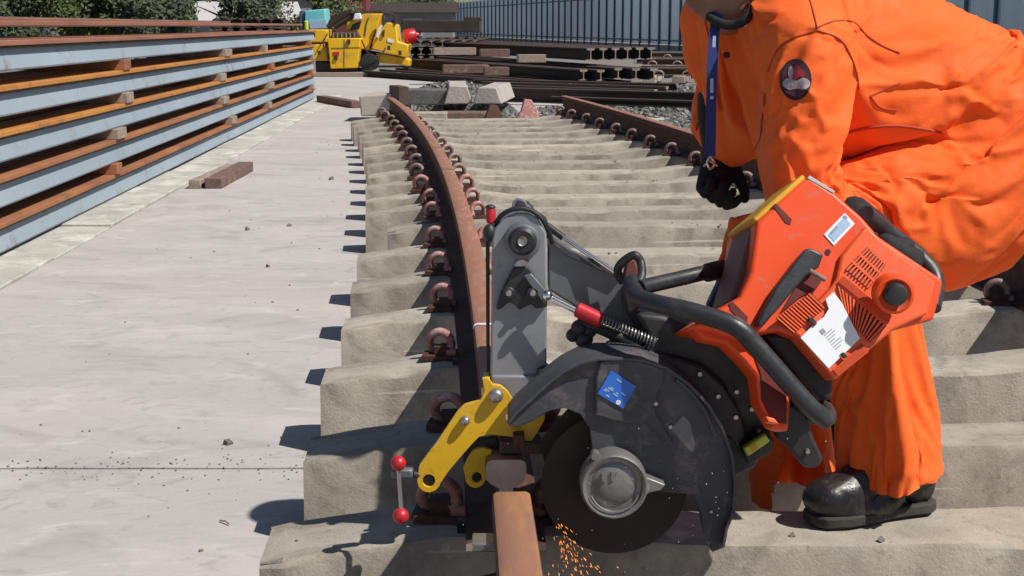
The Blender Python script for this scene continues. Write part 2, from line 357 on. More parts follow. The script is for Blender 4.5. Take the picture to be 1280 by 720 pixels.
for px, py, r in ((309, 287, .016), (362, 282, .016), (414, 224, .024), (335, 333, .012), (285, 554, .014)):
    mb = MB(); g = G(px, py, .004); rock(mb, g, r); o = obj('loose_stone', mb, 'dust', sm=False)
    tag(o, {309: 'small dark stone on the slab below the wood offcut', 362: 'small dark stone right of another on the mid slab', 414: 'flat dark stone on the slab beside the far sleeper ends',
            335: 'tiny dark stone on the slab, nearer than the other mid-slab stones', 285: 'small dark stone on the nearest part of the slab above the joint'}[px], 'stone', 'loose stones on the slab')
g = G(280, 653, .004)
tag(obj('wood_splinter', MB().tube([g + Vector((-.012, .014, 0)), g + Vector((.004, 0, .003)), g + Vector((.014, -.012, 0))], .0022, 5), 'timber'), 'thin pale splinter lying on the slab near the joint', 'splinter')
# ------------------------------------------------------------------ rails
def rail_prof(H=.165, W=.07, foot=.14):
    h = W / 2; f = foot / 2
    pr = [(-h * .72, H), (-h * .93, H - .004), (-h, H - .012), (-h, H - .034), (-h * .82, H - .042), (-.012, H - .052), (-.009, H * .5), (-.012, .032), (-.03, .022), (-f, .013), (-f, .0),
          (f, 0), (f, .013), (.03, .022), (.012, .032), (.009, H * .5), (.012, H - .052), (h * .82, H - .042), (h, H - .034), (h, H - .012), (h * .93, H - .004), (h * .72, H)]
    return pr
def rail_sweep(path, zb, H=.165, W=.07, foot=.14, roll=0):
    pr = rail_prof(H, W, foot); n = len(pr); mb = MB(); vs = []
    for i, p in enumerate(path):
        p = Vector(p); t = (Vector(path[min(i + 1, len(path) - 1)]) - Vector(path[max(i - 1, 0)])).normalized()
        r = Vector((t.y, -t.x, 0)).normalized()
        for a, b in pr:
            aa = a * math.cos(roll) + b * math.sin(roll); bb = -a * math.sin(roll) + b * math.cos(roll)
            vs.append(p + r * aa + Vector((0, 0, zb + bb)))
    fs = []; ms = []
    for i in range(len(path) - 1):
        for j in range(n):
            fs.append((i * n + j, (i + 1) * n + j, (i + 1) * n + (j + 1) % n, i * n + (j + 1) % n)); ms.append(1 if j in (n - 1, 0, n - 2) else 0)
    tri = tessellate_polygon([[Vector((a, b, 0)) for a, b in pr]])
    k = (len(path) - 1) * n
    for t in tri: fs.append(tuple(t)); ms.append(2); fs.append(tuple(i + k for i in reversed(t))); ms.append(2)
    mb.v = [tuple(v) for v in vs]; mb.f = fs; mb.m = ms; return mb
RT = .40; ZB = RT - .165
left = [(cc(y), y, 0) for y in [2.40 + .25 * i for i in range(52)] if y < 15.2] + [(cc(15.2), 15.2, 0)]
lr = obj('rail', rail_sweep(left, ZB), ['rust', 'rail_top', 'cut_face']); tag(lr, 'long curved rusty rail on the sleepers left of centre, freshly cut at its near end', 'rail')
near = [(cc(y) + .006, y, 0) for y in (1.2, 1.5, 1.8, 2.1, 2.312)]
nr = obj('rail', rail_sweep(near, ZB - .028, W=.066), ['rust', 'rail_near', 'cut_face']); tag(nr, 'short rusty piece of rail nearest the camera beyond the saw cut', 'rail')
# weld and chalk bands across the long rail head
for yy, w, c in ((3.55, .022, 'pale_edge'), (7.55, .03, 'rail_near'), (8.9, .03, 'rail_near')):
    p = [(cc(yy + k) , yy + k, 0) for k in (-w / 2, w / 2)]
    mb = MB(); pr = [q for q in rail_prof() if q[1] > .15]; vs = []
    for q in p:
        for a, b in pr: vs.append((q[0] + a * 1.02, q[1], ZB + b + .0015))
    n = len(pr); half = n // 2; order = list(range(half - 1, -1, -1)) + list(range(n - 1, half - 1, -1))
    vs2 = [vs[i] for i in order] + [vs[n + i] for i in order]
    mb.add(vs2, [(i, i + 1, n + i + 1, n + i) for i in range(n - 1)])
    obj('paint_band', mb, 'white' if c == 'pale_edge' else c, lr)
GA = 1.83
def off(Y, d):
    s = cs(Y); L = math.hypot(1, s); return (cc(Y) + d / L, Y - s * d / L, 0)
right = [off(y, GA) for y in [1.6 + .3 * i for i in range(60)] if y < 15.35]
rr = obj('rail', rail_sweep(right, ZB, H=.175), ['rust', 'rail_top', 'rust']); tag(rr, 'long rusty rail on the right of the track, passing behind the worker', 'rail')
# ------------------------------------------------------------------ sleepers
HL = GA / 2 + .432
def sleeper_mesh(seed):
    random.seed(seed); mb = MB(); NS = 64
    def ht(x):
        ax = abs(x); s = GA / 2
        if ax > s + .1: return .235 - (ax - s - .1) / (HL - s - .1) * .045
        if ax > s - .12: return .235
        t = max(0, 1 - (s - .12 - ax) / .35); return .205 + .03 * t * t * (3 - 2 * t)
    vs = []
    for i in range(NS + 1):
        x = -HL + 2 * HL * i / NS; h = ht(x); e = .012 if i in (0, NS) else 0
        wt = .106; wb = .124
        if abs(x) < .55: wt *= .95; wb *= .93
        pr = [(-wb + e, 0), (-wb + e, .02), (-wb + .004 + e, .06), (-wt - .003 + e, h - .012), (-wt + .003 + e, h - .002), (-wt + .016, h - e * .6), (-.03, h + .001 - e * .6), (.03, h + .001 - e * .6), (wt - .016, h - e * .6), (wt - .003 - e, h - .002), (wt + .003 - e, h - .012), (wb - .004 - e, .06), (wb - e, .02), (wb - e, 0)]
        for j, (a, b) in enumerate(pr):
            n1 = noise.noise(Vector((x * 7 + seed * 9, a * 22, b * 22))) * .003; n2 = noise.noise(Vector((x * 31, a * 60 + seed, b * 50))) * .0015
            ch = max(0, noise.noise(Vector((x * 12, seed * 5.3, j * 3.1))) - .28) * .022 if j in (3, 4, 9, 10) else 0
            b -= ch; a -= math.copysign(ch, a) * .8
            vs.append((x, a + (n1 + n2) * (1 if b > 0 else 0), max(0, b + (n1 + n2) * .8) if b > 0 else 0))
    n = 14; fs = []
    for i in range(NS):
        for j in range(n): fs.append((i * n + j, i * n + (j + 1) % n, (i + 1) * n + (j + 1) % n, (i + 1) * n + j))
    fs.append(tuple(reversed(range(n)))); fs.append(tuple(range(NS * n, NS * n + n)))
    mb.v = vs; mb.f = fs; mb.m = [0] * len(fs)
    me = mb.mesh('sleeper'); me.materials.append(M['sleeper' if seed % 2 else 'sleeper2']); smooth(me, 28); return me
SM = [sleeper_mesh(s) for s in (1, 2, 3, 4, 5, 6)]
def clip_mesh(name, mt, sgn):
    # sprung steel clip: open loop standing beside the rail foot, one leg on the foot
    mb = MB(); pts = []
    for k in range(25):
        a = math.radians(-50 + 285 * k / 24)
        pts.append(Vector((-.108 + .031 * math.cos(a), .028 * (k / 24 - .5) * 1.6, .043 + .031 * math.sin(a))))
    pts = [Vector((-.062, -.03, .022))] + pts + [Vector((-.108, .05, .012))]
    pts = [Vector((p.x * sgn, p.y, p.z)) for p in pts]
    mb.tube(bez(pts, 2), .0118, 8); me = mb.mesh(name); me.materials.append(M[mt]); smooth(me, 60); return me
def shoulder_mesh(name, mt, sgn):
    mb = MB(); mb.prism([(sgn * -.078, -.05, 0), (sgn * -.078, .05, 0), (sgn * -.15, .04, 0), (sgn * -.16, -.03, 0)], (0, 0, .014))
    mb.prism([(sgn * -.082, -.03, .014), (sgn * -.082, .035, .014), (sgn * -.125, .03, .014), (sgn * -.125, -.02, .014)], (0, 0, .022))
    me = mb.mesh(name); me.materials.append(M[mt]); smooth(me); return me
CL = {(m, s): (clip_mesh('rail_clip', m, s), shoulder_mesh('clip_shoulder', 'rust', s)) for m in ('clip', 'clip_far') for s in (1, -1)}
PAD = MB().box((0, 0, .002), (.15, .17, .006)).mesh('rail_pad'); PAD.materials.append(M['black'])
random.seed(11)
sy = [1.93, 2.58, 3.19, 3.88, 4.58, 5.28, 5.95, 6.78, 7.95, 8.62, 9.3, 9.98, 10.66, 11.34, 12.0, 12.68, 13.35, 14.0, 14.6]
sy.insert(8, 7.38)
ordn = ['nearest', 'second', 'third', 'fourth', 'fifth', 'sixth', 'seventh', 'eighth', 'ninth', 'tenth', 'eleventh', 'twelfth', 'thirteenth', 'fourteenth', 'fifteenth', 'sixteenth', 'seventeenth', 'eighteenth', 'nineteenth', 'twentieth']
notes = {0: 'concrete sleeper nearest the camera, under the short rail piece', 1: 'second sleeper from the camera, carrying the boot and the saw shadow',
         7: 'concrete sleeper set back at its left end beside the widest gap'}
for i, Y in enumerate(sy):
    ang = math.atan(-cs(Y)); p = off(Y, GA / 2)
    sh = Vector((0, 0, 0))
    if i == 7: sh = Vector((.11, .03, 0))
    if i == 8: sh = Vector((-.01, .0, 0))
    rz = ang + random.uniform(-.008, .008)
    lb = notes.get(i, 'concrete sleeper, %s from the camera, with coiled clips either side of both rails' % ordn[i])
    root = bpy.data.objects.new('sleeper', SM[i % 6]); C.objects.link(root); tag(root, lb, 'sleeper', 'concrete sleepers under the track')
    root.location = Vector((p[0] + random.uniform(-.012, .012), p[1], 0)) + sh; root.rotation_euler = (0, 0, rz)
    for side in (-1, 1):
        pd = bpy.data.objects.new('rail_pad', PAD); C.objects.link(pd); pd.parent = root; pd.location = (side * GA / 2 - sh.x, 0, .2345)
        for s in (1, -1):
            mt = 'clip' if (side < 0 and i < 10) else 'clip_far'
            for nm, me in zip(('rail_clip', 'clip_shoulder'), CL[(mt, s)]):
                c = bpy.data.objects.new(nm, me); C.objects.link(c); c.parent = root
                c.location = (side * GA / 2 - sh.x, random.uniform(-.01, .01), .235)
                if nm == 'rail_clip': c.rotation_euler = (0, 0, random.uniform(-.15, .15)); c.scale = (1, 1, 1)
                if i > 8: c.scale = (1.15, 1.15, 1.15)
# pebbles/debris lying on and between sleepers
mb = MB()
for k in range(520):
    Y = random.uniform(2.3, 14); d = random.uniform(-.4, GA + .4); q = off(Y, d)
    nearest = min(sy, key=lambda t: abs(t - Y)); z = .236 if abs(nearest - Y) < .09 and abs(d) > .15 else .004
    if abs(nearest - Y) < .09: z = .209 if .35 < d < GA - .35 else .2
    rock(mb, (q[0], q[1], z), random.uniform(.002, .009))
obj('debris_crumbs', mb, 'gravel_pale', kind='stuff', sm=False)
# ------------------------------------------------------------------ left stack of long steel beams
SX0 = -2.68
def sx(Y): return SX0 - .036 * (Y - 10)
BH = .152; PITCH = .2235
beamd = [('lowest', 'beam_rust'), ('second lowest', 'beam_rust'), ('middle', 'beam_rust3'), ('second highest', 'beam_rust3'), ('highest', 'beam_rust2')]
def beam(y0, y1, zb, mt, xo=0, label='', depth=.16):
    xo += random.uniform(-.018, .012)
    e = empty('steel_beam', label, 'steel beam', 'long steel beams stacked at the left')
    def bar(name, x0, x1, z0, z1, m):
        a, b = sx(y0) + xo, sx(y1) + xo
        obj(name, MB().prism([(a + x0, y0, z0), (a + x1, y0, z0), (b + x1, y1, z0), (b + x0, y1, z0)], (0, 0, z1 - z0)), m, e, bevel=.003, sm=False, seg=1)
    bar('top_flange', -depth, .05, zb + BH - .026, zb + BH, mt)
    bar('flange_edge', -.01, .03, zb + BH - .042, zb + BH - .028, 'brown_steel')
    a, b = sx(y0) + xo, sx(y1) + xo                      # web leans out towards its foot
    obj('web', MB().prism([(a + .004, y0, zb + BH - .043), (a + .036, y0, zb + .010), (a + .03, y0, zb), (a - .06, y0, zb), (a - .05, y0, zb + BH - .043)], (b - a, y1 - y0, 0)), 'beam_grey', e, sm=False)
    return e
for k in range(5):
    zb = .02 + PITCH * k
    for (y0, y1, wh) in ((5.2, 14.35, 'near'), (14.42, 22.9, 'far')):
        beam(y0 + random.uniform(-.3, 0), y1 + (random.uniform(-.25, .3) if wh == 'far' else 0), zb, beamd[k][1], 0,
             '%s rusty-topped blue-grey beam in the %s half of the front stack row' % (beamd[k][0], wh))
        beam(y0 + random.uniform(-.3, 0), y1 + (random.uniform(-.25, .3) if wh == 'far' else 0), zb, 'beam_rust2', -.42,
             '%s beam in the %s half of the back row of the stack, mostly hidden' % (beamd[k][0], wh), .2)
# packing timbers between layers
for k in range(1, 5):
    for yy, w, nm in ((9.75, .34, 'near'), (14.2, .55, 'middle'), (17.4, .5, 'far'), (22.4, .4, 'farthest')):
        yj = yy + random.uniform(-.35, .35); zb = .02 + PITCH * (k - 1) + BH + .001; h = PITCH - BH - .002
        o = obj('packing_timber', MB().box((sx(yj) - .40, yj, zb + h / 2), (.92, w * random.uniform(.35, .9), h), Matrix.Rotation(.036, 3, 'Z')), 'timber' if random.random() < .7 else 'beam_rust', bevel=.004)
        tag(o, '%s packing timber in the %s gap between the stacked beams' % (nm, ['', 'lowest', 'second lowest', 'second highest', 'highest'][k]), 'timber', 'packing timbers between the stacked beams')
# rusty rails and bars laid on top of the stack
for j, (xo, z, y0, y1, m, lb) in enumerate(((-.16, 1.108, 5, 22.2, 'beam_rust2', 'rusty red flat bar along the front top edge of the beam stack'), (-.42, 1.108, 6, 16, 'beam_rust2', 'rusty red flat bar behind another on top of the beam stack'),
                                 (-.75, 1.10, 5, 19, 'timber_dark', 'dark flat bar along the back of the beam stack top'))):
    a, b = sx(y0) + xo, sx(y1) + xo
    o = obj('flat_bar', MB().prism([(a - .1, y0, z + .03), (a + .1, y0, z + .03), (b + .1, y1, z + .03), (b - .1, y1, z + .03)], (0, 0, .028 + .02 * j)), m, bevel=.004); tag(o, lb, 'steel bar')
# second stack farther back, dark
for j, (X, Y, w, h, nm) in enumerate(((-5.78, 30, 1.7, 1.28, 'left'), (-4.98, 30.3, 1.6, 1.2, 'right'))):
    for r in range(6):
        for q in range(3):
            o = obj('steel_rail', rail_sweep([(X + (q - 1) * .25, Y, 0), (X + (q - 1) * .25 - 1.9, Y + 9, 0)], .03 + r * .215, H=.19, W=.12, foot=.22), ['dark_steel', 'timber_dark', 'dark_steel'], sm=False)
            tag(o, '%s rail of layer %s in the %s dark pile behind the beam stack' % (['left', 'centre', 'right'][q], ['one', 'two', 'three', 'four', 'five', 'six'][r], nm), 'rail', 'rails in the dark piles behind the beam stack')
# ------------------------------------------------------------------ offcuts on the slab
e = empty('wood_offcut', 'short rusty brown offcut pair lying on the slab beside the beam stack', 'offcut')
a = G(237, 236); b = G(279, 212)
d = (b - a).normalized(); R = Matrix((( -d.y, d.x, 0), (d.x, d.y, 0), (0, 0, 1))).transposed()
def bar2(px0, py0, px1, py1, w, h, m, nm):
    p = G(px0, py0); q = G(px1, py1); d = (q - p).normalized(); s = Vector((d.y, -d.x, 0))
    return obj(nm, MB().prism([p, p + s * w, q + s * w, q], (0, 0, h)), m, e, bevel=.006)
bar2(236, 236, 284, 214, .085, .062, 'timber', 'plank'); bar2(256, 236, 298, 214, .12, .075, 'timber_dark', 'plank')
p = G(402, 127); q = G(446, 135); tag(obj('plank', MB().box(((p + q) / 2 + Vector((0, 0, .05))), ((q - p).length, .16, .09), Matrix.Rotation(math.atan2((q - p).y, (q - p).x), 3, 'Z')), 'timber_dark', bevel=.008), 'dark weathered plank on the slab at the far end of the beam stack', 'plank')
# ------------------------------------------------------------------ fence
fe = empty('metal_fence', 'tall pale blue-grey sheet metal fence with dark blue posts running along the yard', 'fence', loc=(0, 0, 0))
def fx(Y): return 8 - .2 * (Y - 65)
FH = 3.1; Y = 30.0; step = 1.62
pm = None
dv = Vector((-.2, 1, 0)).normalized(); nv = Vector((dv.y, -dv.x, 0))
def fence_meshes(L):
    mb = MB(); n = 12; vs = []
    for i in range(n * 2 + 1):
        u = L * i / (n * 2); dd = .018 * ((i // 1) % 2)
        for z in (.28, FH): p = dv * u - nv * dd; vs.append((p.x, p.y, z))
    mb.add(vs, [(2 * i, 2 * i + 2, 2 * i + 3, 2 * i + 1) for i in range(n * 2)]); me = mb.mesh('fence_panel'); me.materials.append(M['fence'])
    mb = MB().box((0, 0, (FH + .1) / 2), (.055, .13, FH + .1), Matrix.Rotation(.197, 3, 'Z')); mp = mb.mesh('post'); mp.materials.append(M['fence_post'])
    mb = MB()
    mb.prism([tuple(-nv * .03 + Vector((0, 0, .42))), tuple(-nv * .09 + Vector((0, 0, .42))), tuple(-nv * .09 + dv * L + Vector((0, 0, .42))), tuple(-nv * .03 + dv * L + Vector((0, 0, .42)))], (0, 0, .06))
    me3 = mb.mesh('rail'); me3.materials.append(M['fence_post'])
    mb = MB().prism([tuple(-nv * .03), tuple(nv * .03), tuple(nv * .03 + dv * L), tuple(-nv * .03 + dv * L)], (0, 0, .27)); me4 = mb.mesh('plinth'); me4.materials.append(M['pale_block'])
    return me, mp, me3, me4
FM = fence_meshes(step)
k = 0; d0 = dv * step
while Y < 200:
    for nm, me, zz in (('fence_panel', FM[0], 0), ('post', FM[1], 0), ('lower_rail', FM[2], 0), ('upper_rail', FM[2], 2.15), ('plinth', FM[3], -.03)):
        o = bpy.data.objects.new(nm, me); C.objects.link(o); o.parent = fe; o.location = Vector((fx(Y), Y, zz))
        if nm == 'post': o.location -= nv * .06
    Y += d0.y; k += 1
# ------------------------------------------------------------------ rail piles, mid ground
def long_rail(p, q, zb, label, H=.2, W=.1, foot=.17, mats=('dark_steel', 'brown_steel', 'pale_edge'), roll=0, grp='dark steel rails piled in the mid ground'):
    o = obj('steel_rail', rail_sweep([p, q], zb, H, W, foot, roll), list(mats), sm=False); return tag(o, label, 'rail', grp)
names = ['leftmost', 'second', 'third', 'fourth', 'fifth', 'rightmost']
for j in range(6):                                            # top layer, ends facing the camera
    X = 1.47 + j * .245; Yn = 27.2 + .2 * j
    long_rail((X, Yn, 0), (X - 3.6, Yn + 11 + .4 * j, 0), .50, '%s rail of the top layer in the dark pile, pale end facing out' % names[j], H=.23, W=.16, foot=.2)
for j in range(5):
    X = 1.0 + j * .3; long_rail((X + .3, 26.4 - .2 * j, 0), (X - 3.4, 35 + j * .5, 0), .20 if j > 1 else .16, '%s rail of the lower layer under the pale-ended rails' % names[j], H=.2, W=.15)
for j in range(5):
    X = 1.05 + j * .3; long_rail((X, 25.6 + .3 * j, 0), (X - 4.4, 33 + j, 0), .0, '%s rail of the ground layer at the foot of the dark pile' % names[j], H=.14, W=.12)
for j in range(3):
    long_rail((-.9 + .1 * j, 24.5 + 1.1 * j, 0), (2.2 + .3 * j, 22.2 + 1.2 * j, 0), .02, '%s low rail lying slantwise in front of the dark pile' % names[j], H=.16, W=.1)
TB = [(568, 64, 52, 28.5), (618, 66, 36, 27.6), (664, 73, 34, 26.4), (582, 86, 56, 25.2), (620, 89, 30, 24.6)]
TL = ['light brown timber laid across the rails left of the pile top', 'light brown timber between two others on the dark rail pile', 'light brown timber under the pale rail ends', 'long worn timber low at the left of the dark rail pile', 'short pale timber low in front of the dark rail pile']
for (px, py, w, Y), lb in zip(TB, TL):
    c = P(px, py, Y); L = w * Y / F
    tag(obj('timber', MB().box(c, (L, .35, .14), Matrix.Rotation(.1, 3, 'Z')), 'timber' if px in (664, 568) else 'timber_dark', bevel=.008), lb, 'timber', 'timbers among the dark rail pile')
    if c.z > .2: pass
# long dark beams nearer, running right to left
def long_box(px0, py0, Y0, px1, py1, Y1, h, w, lb, nm='steel_rail'):
    p = P(px0, py0, Y0); q = P(px1, py1, Y1); zb = (p.z + q.z) / 2 - h
    return long_rail((p.x, p.y, 0), (q.x, q.y, 0), max(zb, 0), lb, H=h, W=w, foot=w * 1.3, mats=('dark_steel', 'brown_steel', 'dark_steel'))
long_box(612, 104, 21.5, 1180, 128, 18.2, .21, .12, 'long dark rail lying across the gravel beyond the end of the track')
long_box(690, 116, 20.2, 1180, 140, 17.2, .10, .1, 'low dark rail just in front of the long dark rail beyond the track')
# rail ends stacked in a grid behind the yellow machine
for r in range(4):
    for q in range(7):
        X = -2.55 + q * .27; zb = .02 + r * .2
        long_rail((X, 36.5, 0), (X + .2, 46, 0), zb, 'rail %s from the left, row %s, of the end-on stack behind the yellow machine' % (['first', 'second', 'third', 'fourth', 'fifth', 'sixth', 'seventh'][q], ['one', 'two', 'three', 'four'][r]), H=.17, W=.11, foot=.2, grp='rails in the end-on stack by the yellow machine')
tag(obj('steel_crate', MB().box((-2.0, 42, 1.12), (2.2, 2.2, .34)).box((-1.1, 41.2, 1.32), (.5, .6, .12)), 'dark_steel', bevel=.02), 'dark box on top of the end-on rail stack before the fence', 'crate')
# track panels beyond on the right
for j, (Y0, z) in enumerate(((29, .02), (33.5, .10), (38.5, .15))):
    e = empty('track_panel', ['nearest', 'middle', 'farthest'][j] + ' of three dark track panels lying before the fence at the right', 'track panel', 'track panels lying before the fence')
    for k in range(2):
        obj('rail', rail_sweep([(2.7 + j * .3, Y0 + k * 1.5, 0), (9.5, Y0 + k * 1.5 - 1.2, 0)], z + .14, .16, .09, .15), ['brown_steel', 'pale_edge', 'brown_steel'], e, sm=False)
    for k in range(12):
        X = 2.9 + j * .3 + k * .56
        obj('sleeper', MB().box((X, Y0 + .75 - (X - 2.7) * .17, z + .08), (.24, 2.5, .14), Matrix.Rotation(-.17, 3, 'Z')), 'sleeper2' if k % 3 else 'pale_block', e, bevel=.01)
        for s in (-.12, 1.38): obj('rail_clip', MB().tube([(X + .1 * math.cos(a), Y0 + s - .06 - (X - 2.7) * .17, z + .17 + .07 * math.sin(a)) for a in (-.5, .3, 1, 1.7, 2.4, 3.2)], .02, 5), 'clip_far', e)
# ballast, right and beyond
def heap(name, cx, cy, rx, ry, h, n, size, z0=-.01, power=1.0):
    mb = MB()
    for k in range(n):
        a = random.uniform(0, 6.283); r = math.sqrt(random.random()); x = cx + rx * r * math.cos(a); y = cy + ry * r * math.sin(a)
        z = z0 + h * max(0, 1 - r ** 2 * power) * random.uniform(.9, 1.05) + noise.noise(Vector((x * 2, y * 2, 0))) * h * .12
        rock(mb, (x, y, z), size * random.uniform(.6, 1.35), 0 if random.random() < .62 else 1)
    # body of the heap
    vs = [(cx, cy, z0 + h * .96)]; rings = 5; N = 22
    for i in range(1, rings + 1):
        r = i / rings
        for j in range(N): a = 6.283 * j / N; vs.append((cx + rx * r * math.cos(a), cy + ry * r * math.sin(a), z0 + h * (1 - r * r) * .96 - .002))
    fs = [(0, 1 + j, 1 + (j + 1) % N) for j in range(N)]
    for i in range(rings - 1):
        for j in range(N): fs.append((1 + i * N + j, 1 + (i + 1) * N + j, 1 + (i + 1) * N + (j + 1) % N, 1 + i * N + (j + 1) % N))
    mb.add(vs, fs, 0)
    return obj(name, mb, ['gravel', 'gravel_pale'], sm=False, kind='stuff')
heap('gravel_heap', -.75, 18.6, .85, 1.0, .42, 2400, .035)
heap('gravel_patch', .55, 17.1, .95, .9, .13, 1500, .035)
heap('gravel_patch', 2.55, 14.6, 1.25, 3.6, .16, 4200, .034)
heap('gravel_patch', 2.4, 19.6, 2.2, 1.5, .06, 2200, .035)
heap('gravel_patch', 4.6, 25, 2.6, 3.0, .1, 2200, .045)
# concrete sleeper ends and dark box standing at the end of the track
def tsleeper(px, py, Y, w, h, d, lb, m='pale_block', rz=0, cat='concrete block', name='concrete_block'):
    c = P(px, py, Y); mb = MB(); R = Matrix.Rotation(rz, 3, 'Z')
    pts = [Vector((-w / 2, 0, 0)), Vector((w / 2, 0, 0)), Vector((w * .31, 0, h)), Vector((-w * .31, 0, h))]
    pts = [R @ p + Vector((c.x, c.y, c.z)) for p in pts]
    o = obj(name, mb.prism(pts, R @ Vector((0, d, 0))), m, bevel=.012); return tag(o, lb, cat)
tsleeper(573, 130, 17.0, .34, .21, 1.6, 'pale trapezoid sleeper end standing left of its twin by the gravel heap', rz=.05)
tsleeper(609, 130, 16.9, .34, .19, 1.6, 'second pale sleeper end by the gravel heap, next to the rusty brackets', rz=-.1)
c = P(531, 130, 17.1); tag(obj('concrete_block', MB().box((c.x, c.y + .2, c.z + .08), (.56, .4, .18)), 'gravel', bevel=.015), 'grey flat block in front of the gravel heap', 'concrete block')
c = P(507, 130, 17.0); tag(obj('steel_post', MB().box((c.x - .1, c.y + .3, c.z + .09), (.13, .5, .22), Matrix.Rotation(.3, 3, 'Z')), 'brown_steel', bevel=.01), 'brown steel stub left of the grey flat block', 'steel stub')
c = P(480, 135, 17.4); tag(obj('concrete_block', MB().prism([(c.x - .28, c.y, c.z - .1), (c.x + .3, c.y, c.z - .1), (c.x + .34, c.y, c.z + .2), (c.x - .3, c.y, c.z + .14)], (0, .8, 0)), 'pale_block', bevel=.02), 'pale concrete block behind the far end of the curved rail', 'concrete block')
c = P(535, 138, 16.2); tag(obj('concrete_sleeper', MB().box((c.x, c.y + .15, .09), (.42, .3, .18)), 'sleeper', bevel=.01), 'short sleeper piece under the grey flat block', 'sleeper')
c = P(583, 139, 16.3); tag(obj('packing_timber', MB().box((c.x, c.y + .2, .09), (.6, .4, .17)), 'timber_dark', bevel=.01), 'dark timber under the two pale sleeper ends', 'timber')
for px, py, s, lb in ((618, 140, 1, 'dark rusty bracket at the end of the sleepers beside the pale blocks'), (661, 137, 1.25, 'tilted reddish rusty bracket standing at the end of the track')):
    c = P(px, py, 15.7); e = empty('steel_bracket', lb, 'bracket', loc=(c.x, c.y, c.z - .06), rz=.4)
    obj('plate', MB().prism([(-.13 * s, 0, -.06), (.12 * s, 0, -.06), (.1 * s, .02, .03), (.05, .03, .13 * s), (-.03, .03, .14 * s), (-.08, 0, .05)], (0, .05, 0)), 'clip' if s > 1 else 'rust', e, bevel=.008)
    obj('base', MB().box((0, .03, -.05), (.3 * s, .22, .03)), 'rust', e, bevel=.004)
# ------------------------------------------------------------------ yellow machine
YM = 33.5
ym = empty('yellow_machine', 'yellow rail maintenance machine standing at the far end of the slab', 'machine', loc=tuple(G(450, 90)))
ym['_inv'] = 1; bpy.context.view_layer.update()
def mp(name, pts, dy, t, m, bevel=.02): return obj(name, plate(pts, YM + dy, t), m, ym, bevel=bevel)
mp('hopper', [(409, 48), (451, 47.5), (447, 85), (413, 86)], -.1, 1.0, 'myellow')
mp('hopper_grate', [(412, 48), (416, 40.5), (446, 39.7), (450.5, 47.6)], .0, .9, 'brown_steel')
for k in range(6): mp('grate_bar', [(416 + k * 5.2, 41), (417.4 + k * 5.2, 41), (417 + k * 5.4, 47), (415.6 + k * 5.4, 47)], -.03, .04, 'timber', 0)
mp('side_tank', [(385, 37), (409, 37), (408, 53), (386, 53)], .1, .9, 'myellow')
mp('lower_tank', [(388, 56), (407, 55), (409.5, 76), (392, 76), (388, 66)], .1, .9, 'myellow')
mp('trim', [(387, 53), (408, 53), (408, 56), (388, 57)], .12, .85, 'brown_steel')
mp('engine_hood', [(432, 38), (434, 28), (441, 26), (448, 21), (456, 17), (477, 17), (472, 33), (468, 47), (462, 63), (451, 61), (451, 47), (446, 39.5)], .25, 1.0, 'myellow')
mp('hood_seam', [(455, 45), (457, 30), (460, 22), (461, 22), (458.5, 31), (456.5, 45)], .235, .03, 'brown_steel', 0)
mp('hood_seam', [(462, 60), (466, 46), (469, 38), (470.5, 38), (467.5, 47), (463.5, 60)], .235, .03, 'dark_steel', 0)
mp('rear_cover', [(464, 61), (470, 47), (477, 36), (483, 28), (489, 29), (495, 31), (497, 52), (510.5, 56), (507.5, 72), (490, 68)], .1, 1.1, 'myellow')
mp('cover_vent', [(470, 46), (472, 36), (476, 31), (478, 32), (475, 40), (473, 48)], .06, .05, 'white', .005)
mp('cover_vent', [(477, 45), (478, 38), (481, 37), (480, 46)], .06, .05, 'dark_steel', .005)
mp('lower_frame', [(470, 66), (508, 73), (512, 75), (511, 83), (500, 81), (472, 78)], .3, .8, 'myellow')
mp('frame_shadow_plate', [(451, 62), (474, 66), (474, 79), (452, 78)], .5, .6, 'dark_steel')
mp('skid', [(394, 76), (413, 78), (413, 86), (447, 86), (452, 90), (395, 91)], .15, 1.0, 'dark_steel')
for Yd, px in ((-.05, 461),):
    c = P(px, 78, YM + Yd); obj('roller', MB().lathe(c, (0, 1, 0), [(.13, 0), (.19, .01), (.2, .03), (.2, .5), (.19, .52)], 24), 'black', ym)
mp('exhaust', [(441, 25), (443, 17), (450, 16), (452, 24)], .1, .2, 'white')
mp('top_bar', [(440, 14.5), (478, 13), (478, 16), (440, 17)], .4, .1, 'dark_steel', 0)
for k in range(5):
    a = P(410 + k * 5, 34 - k * 3.5, YM + .5); b = P(417 + k * 5.4, 20 - k * 2, YM + .5); obj('lattice_bar', MB().tube([a, b], .05, 6), 'dark_steel', ym)
obj('lattice_chord', MB().tube([P(409, 34, YM + .5), P(438, 14, YM + .5)], .06, 6).tube([P(418, 34, YM + .5), P(444, 18, YM + .5)], .06, 6), 'dark_steel', ym)
for px, py in ((392, 44), (399, 66), (436, 52), (420, 72), (486, 60), (500, 66)):
    obj('latch', MB().box(P(px, py, YM - .12), (.07, .04, .10)), 'dark_steel', ym, bevel=.008)
mp('seam_line', [(414, 60), (450, 59), (450, 59.6), (414, 60.6)], -.11, .02, 'brown_steel', 0)
mp('seam_line', [(430, 49), (430.6, 49), (430.4, 85), (429.8, 85)], -.11, .02, 'brown_steel', 0)
mp('side_window', [(437, 38), (441, 30), (452, 26), (449, 36)], .23, .03, 'dark_glass', .01)
mp('warning_plate', [(416, 65), (424, 65), (424, 69), (416, 69)], -.115, .02, 'red', 0)
mp('warning_plate', [(484, 48), (492, 50), (491, 54), (484, 52)], .085, .02, 'white', 0)
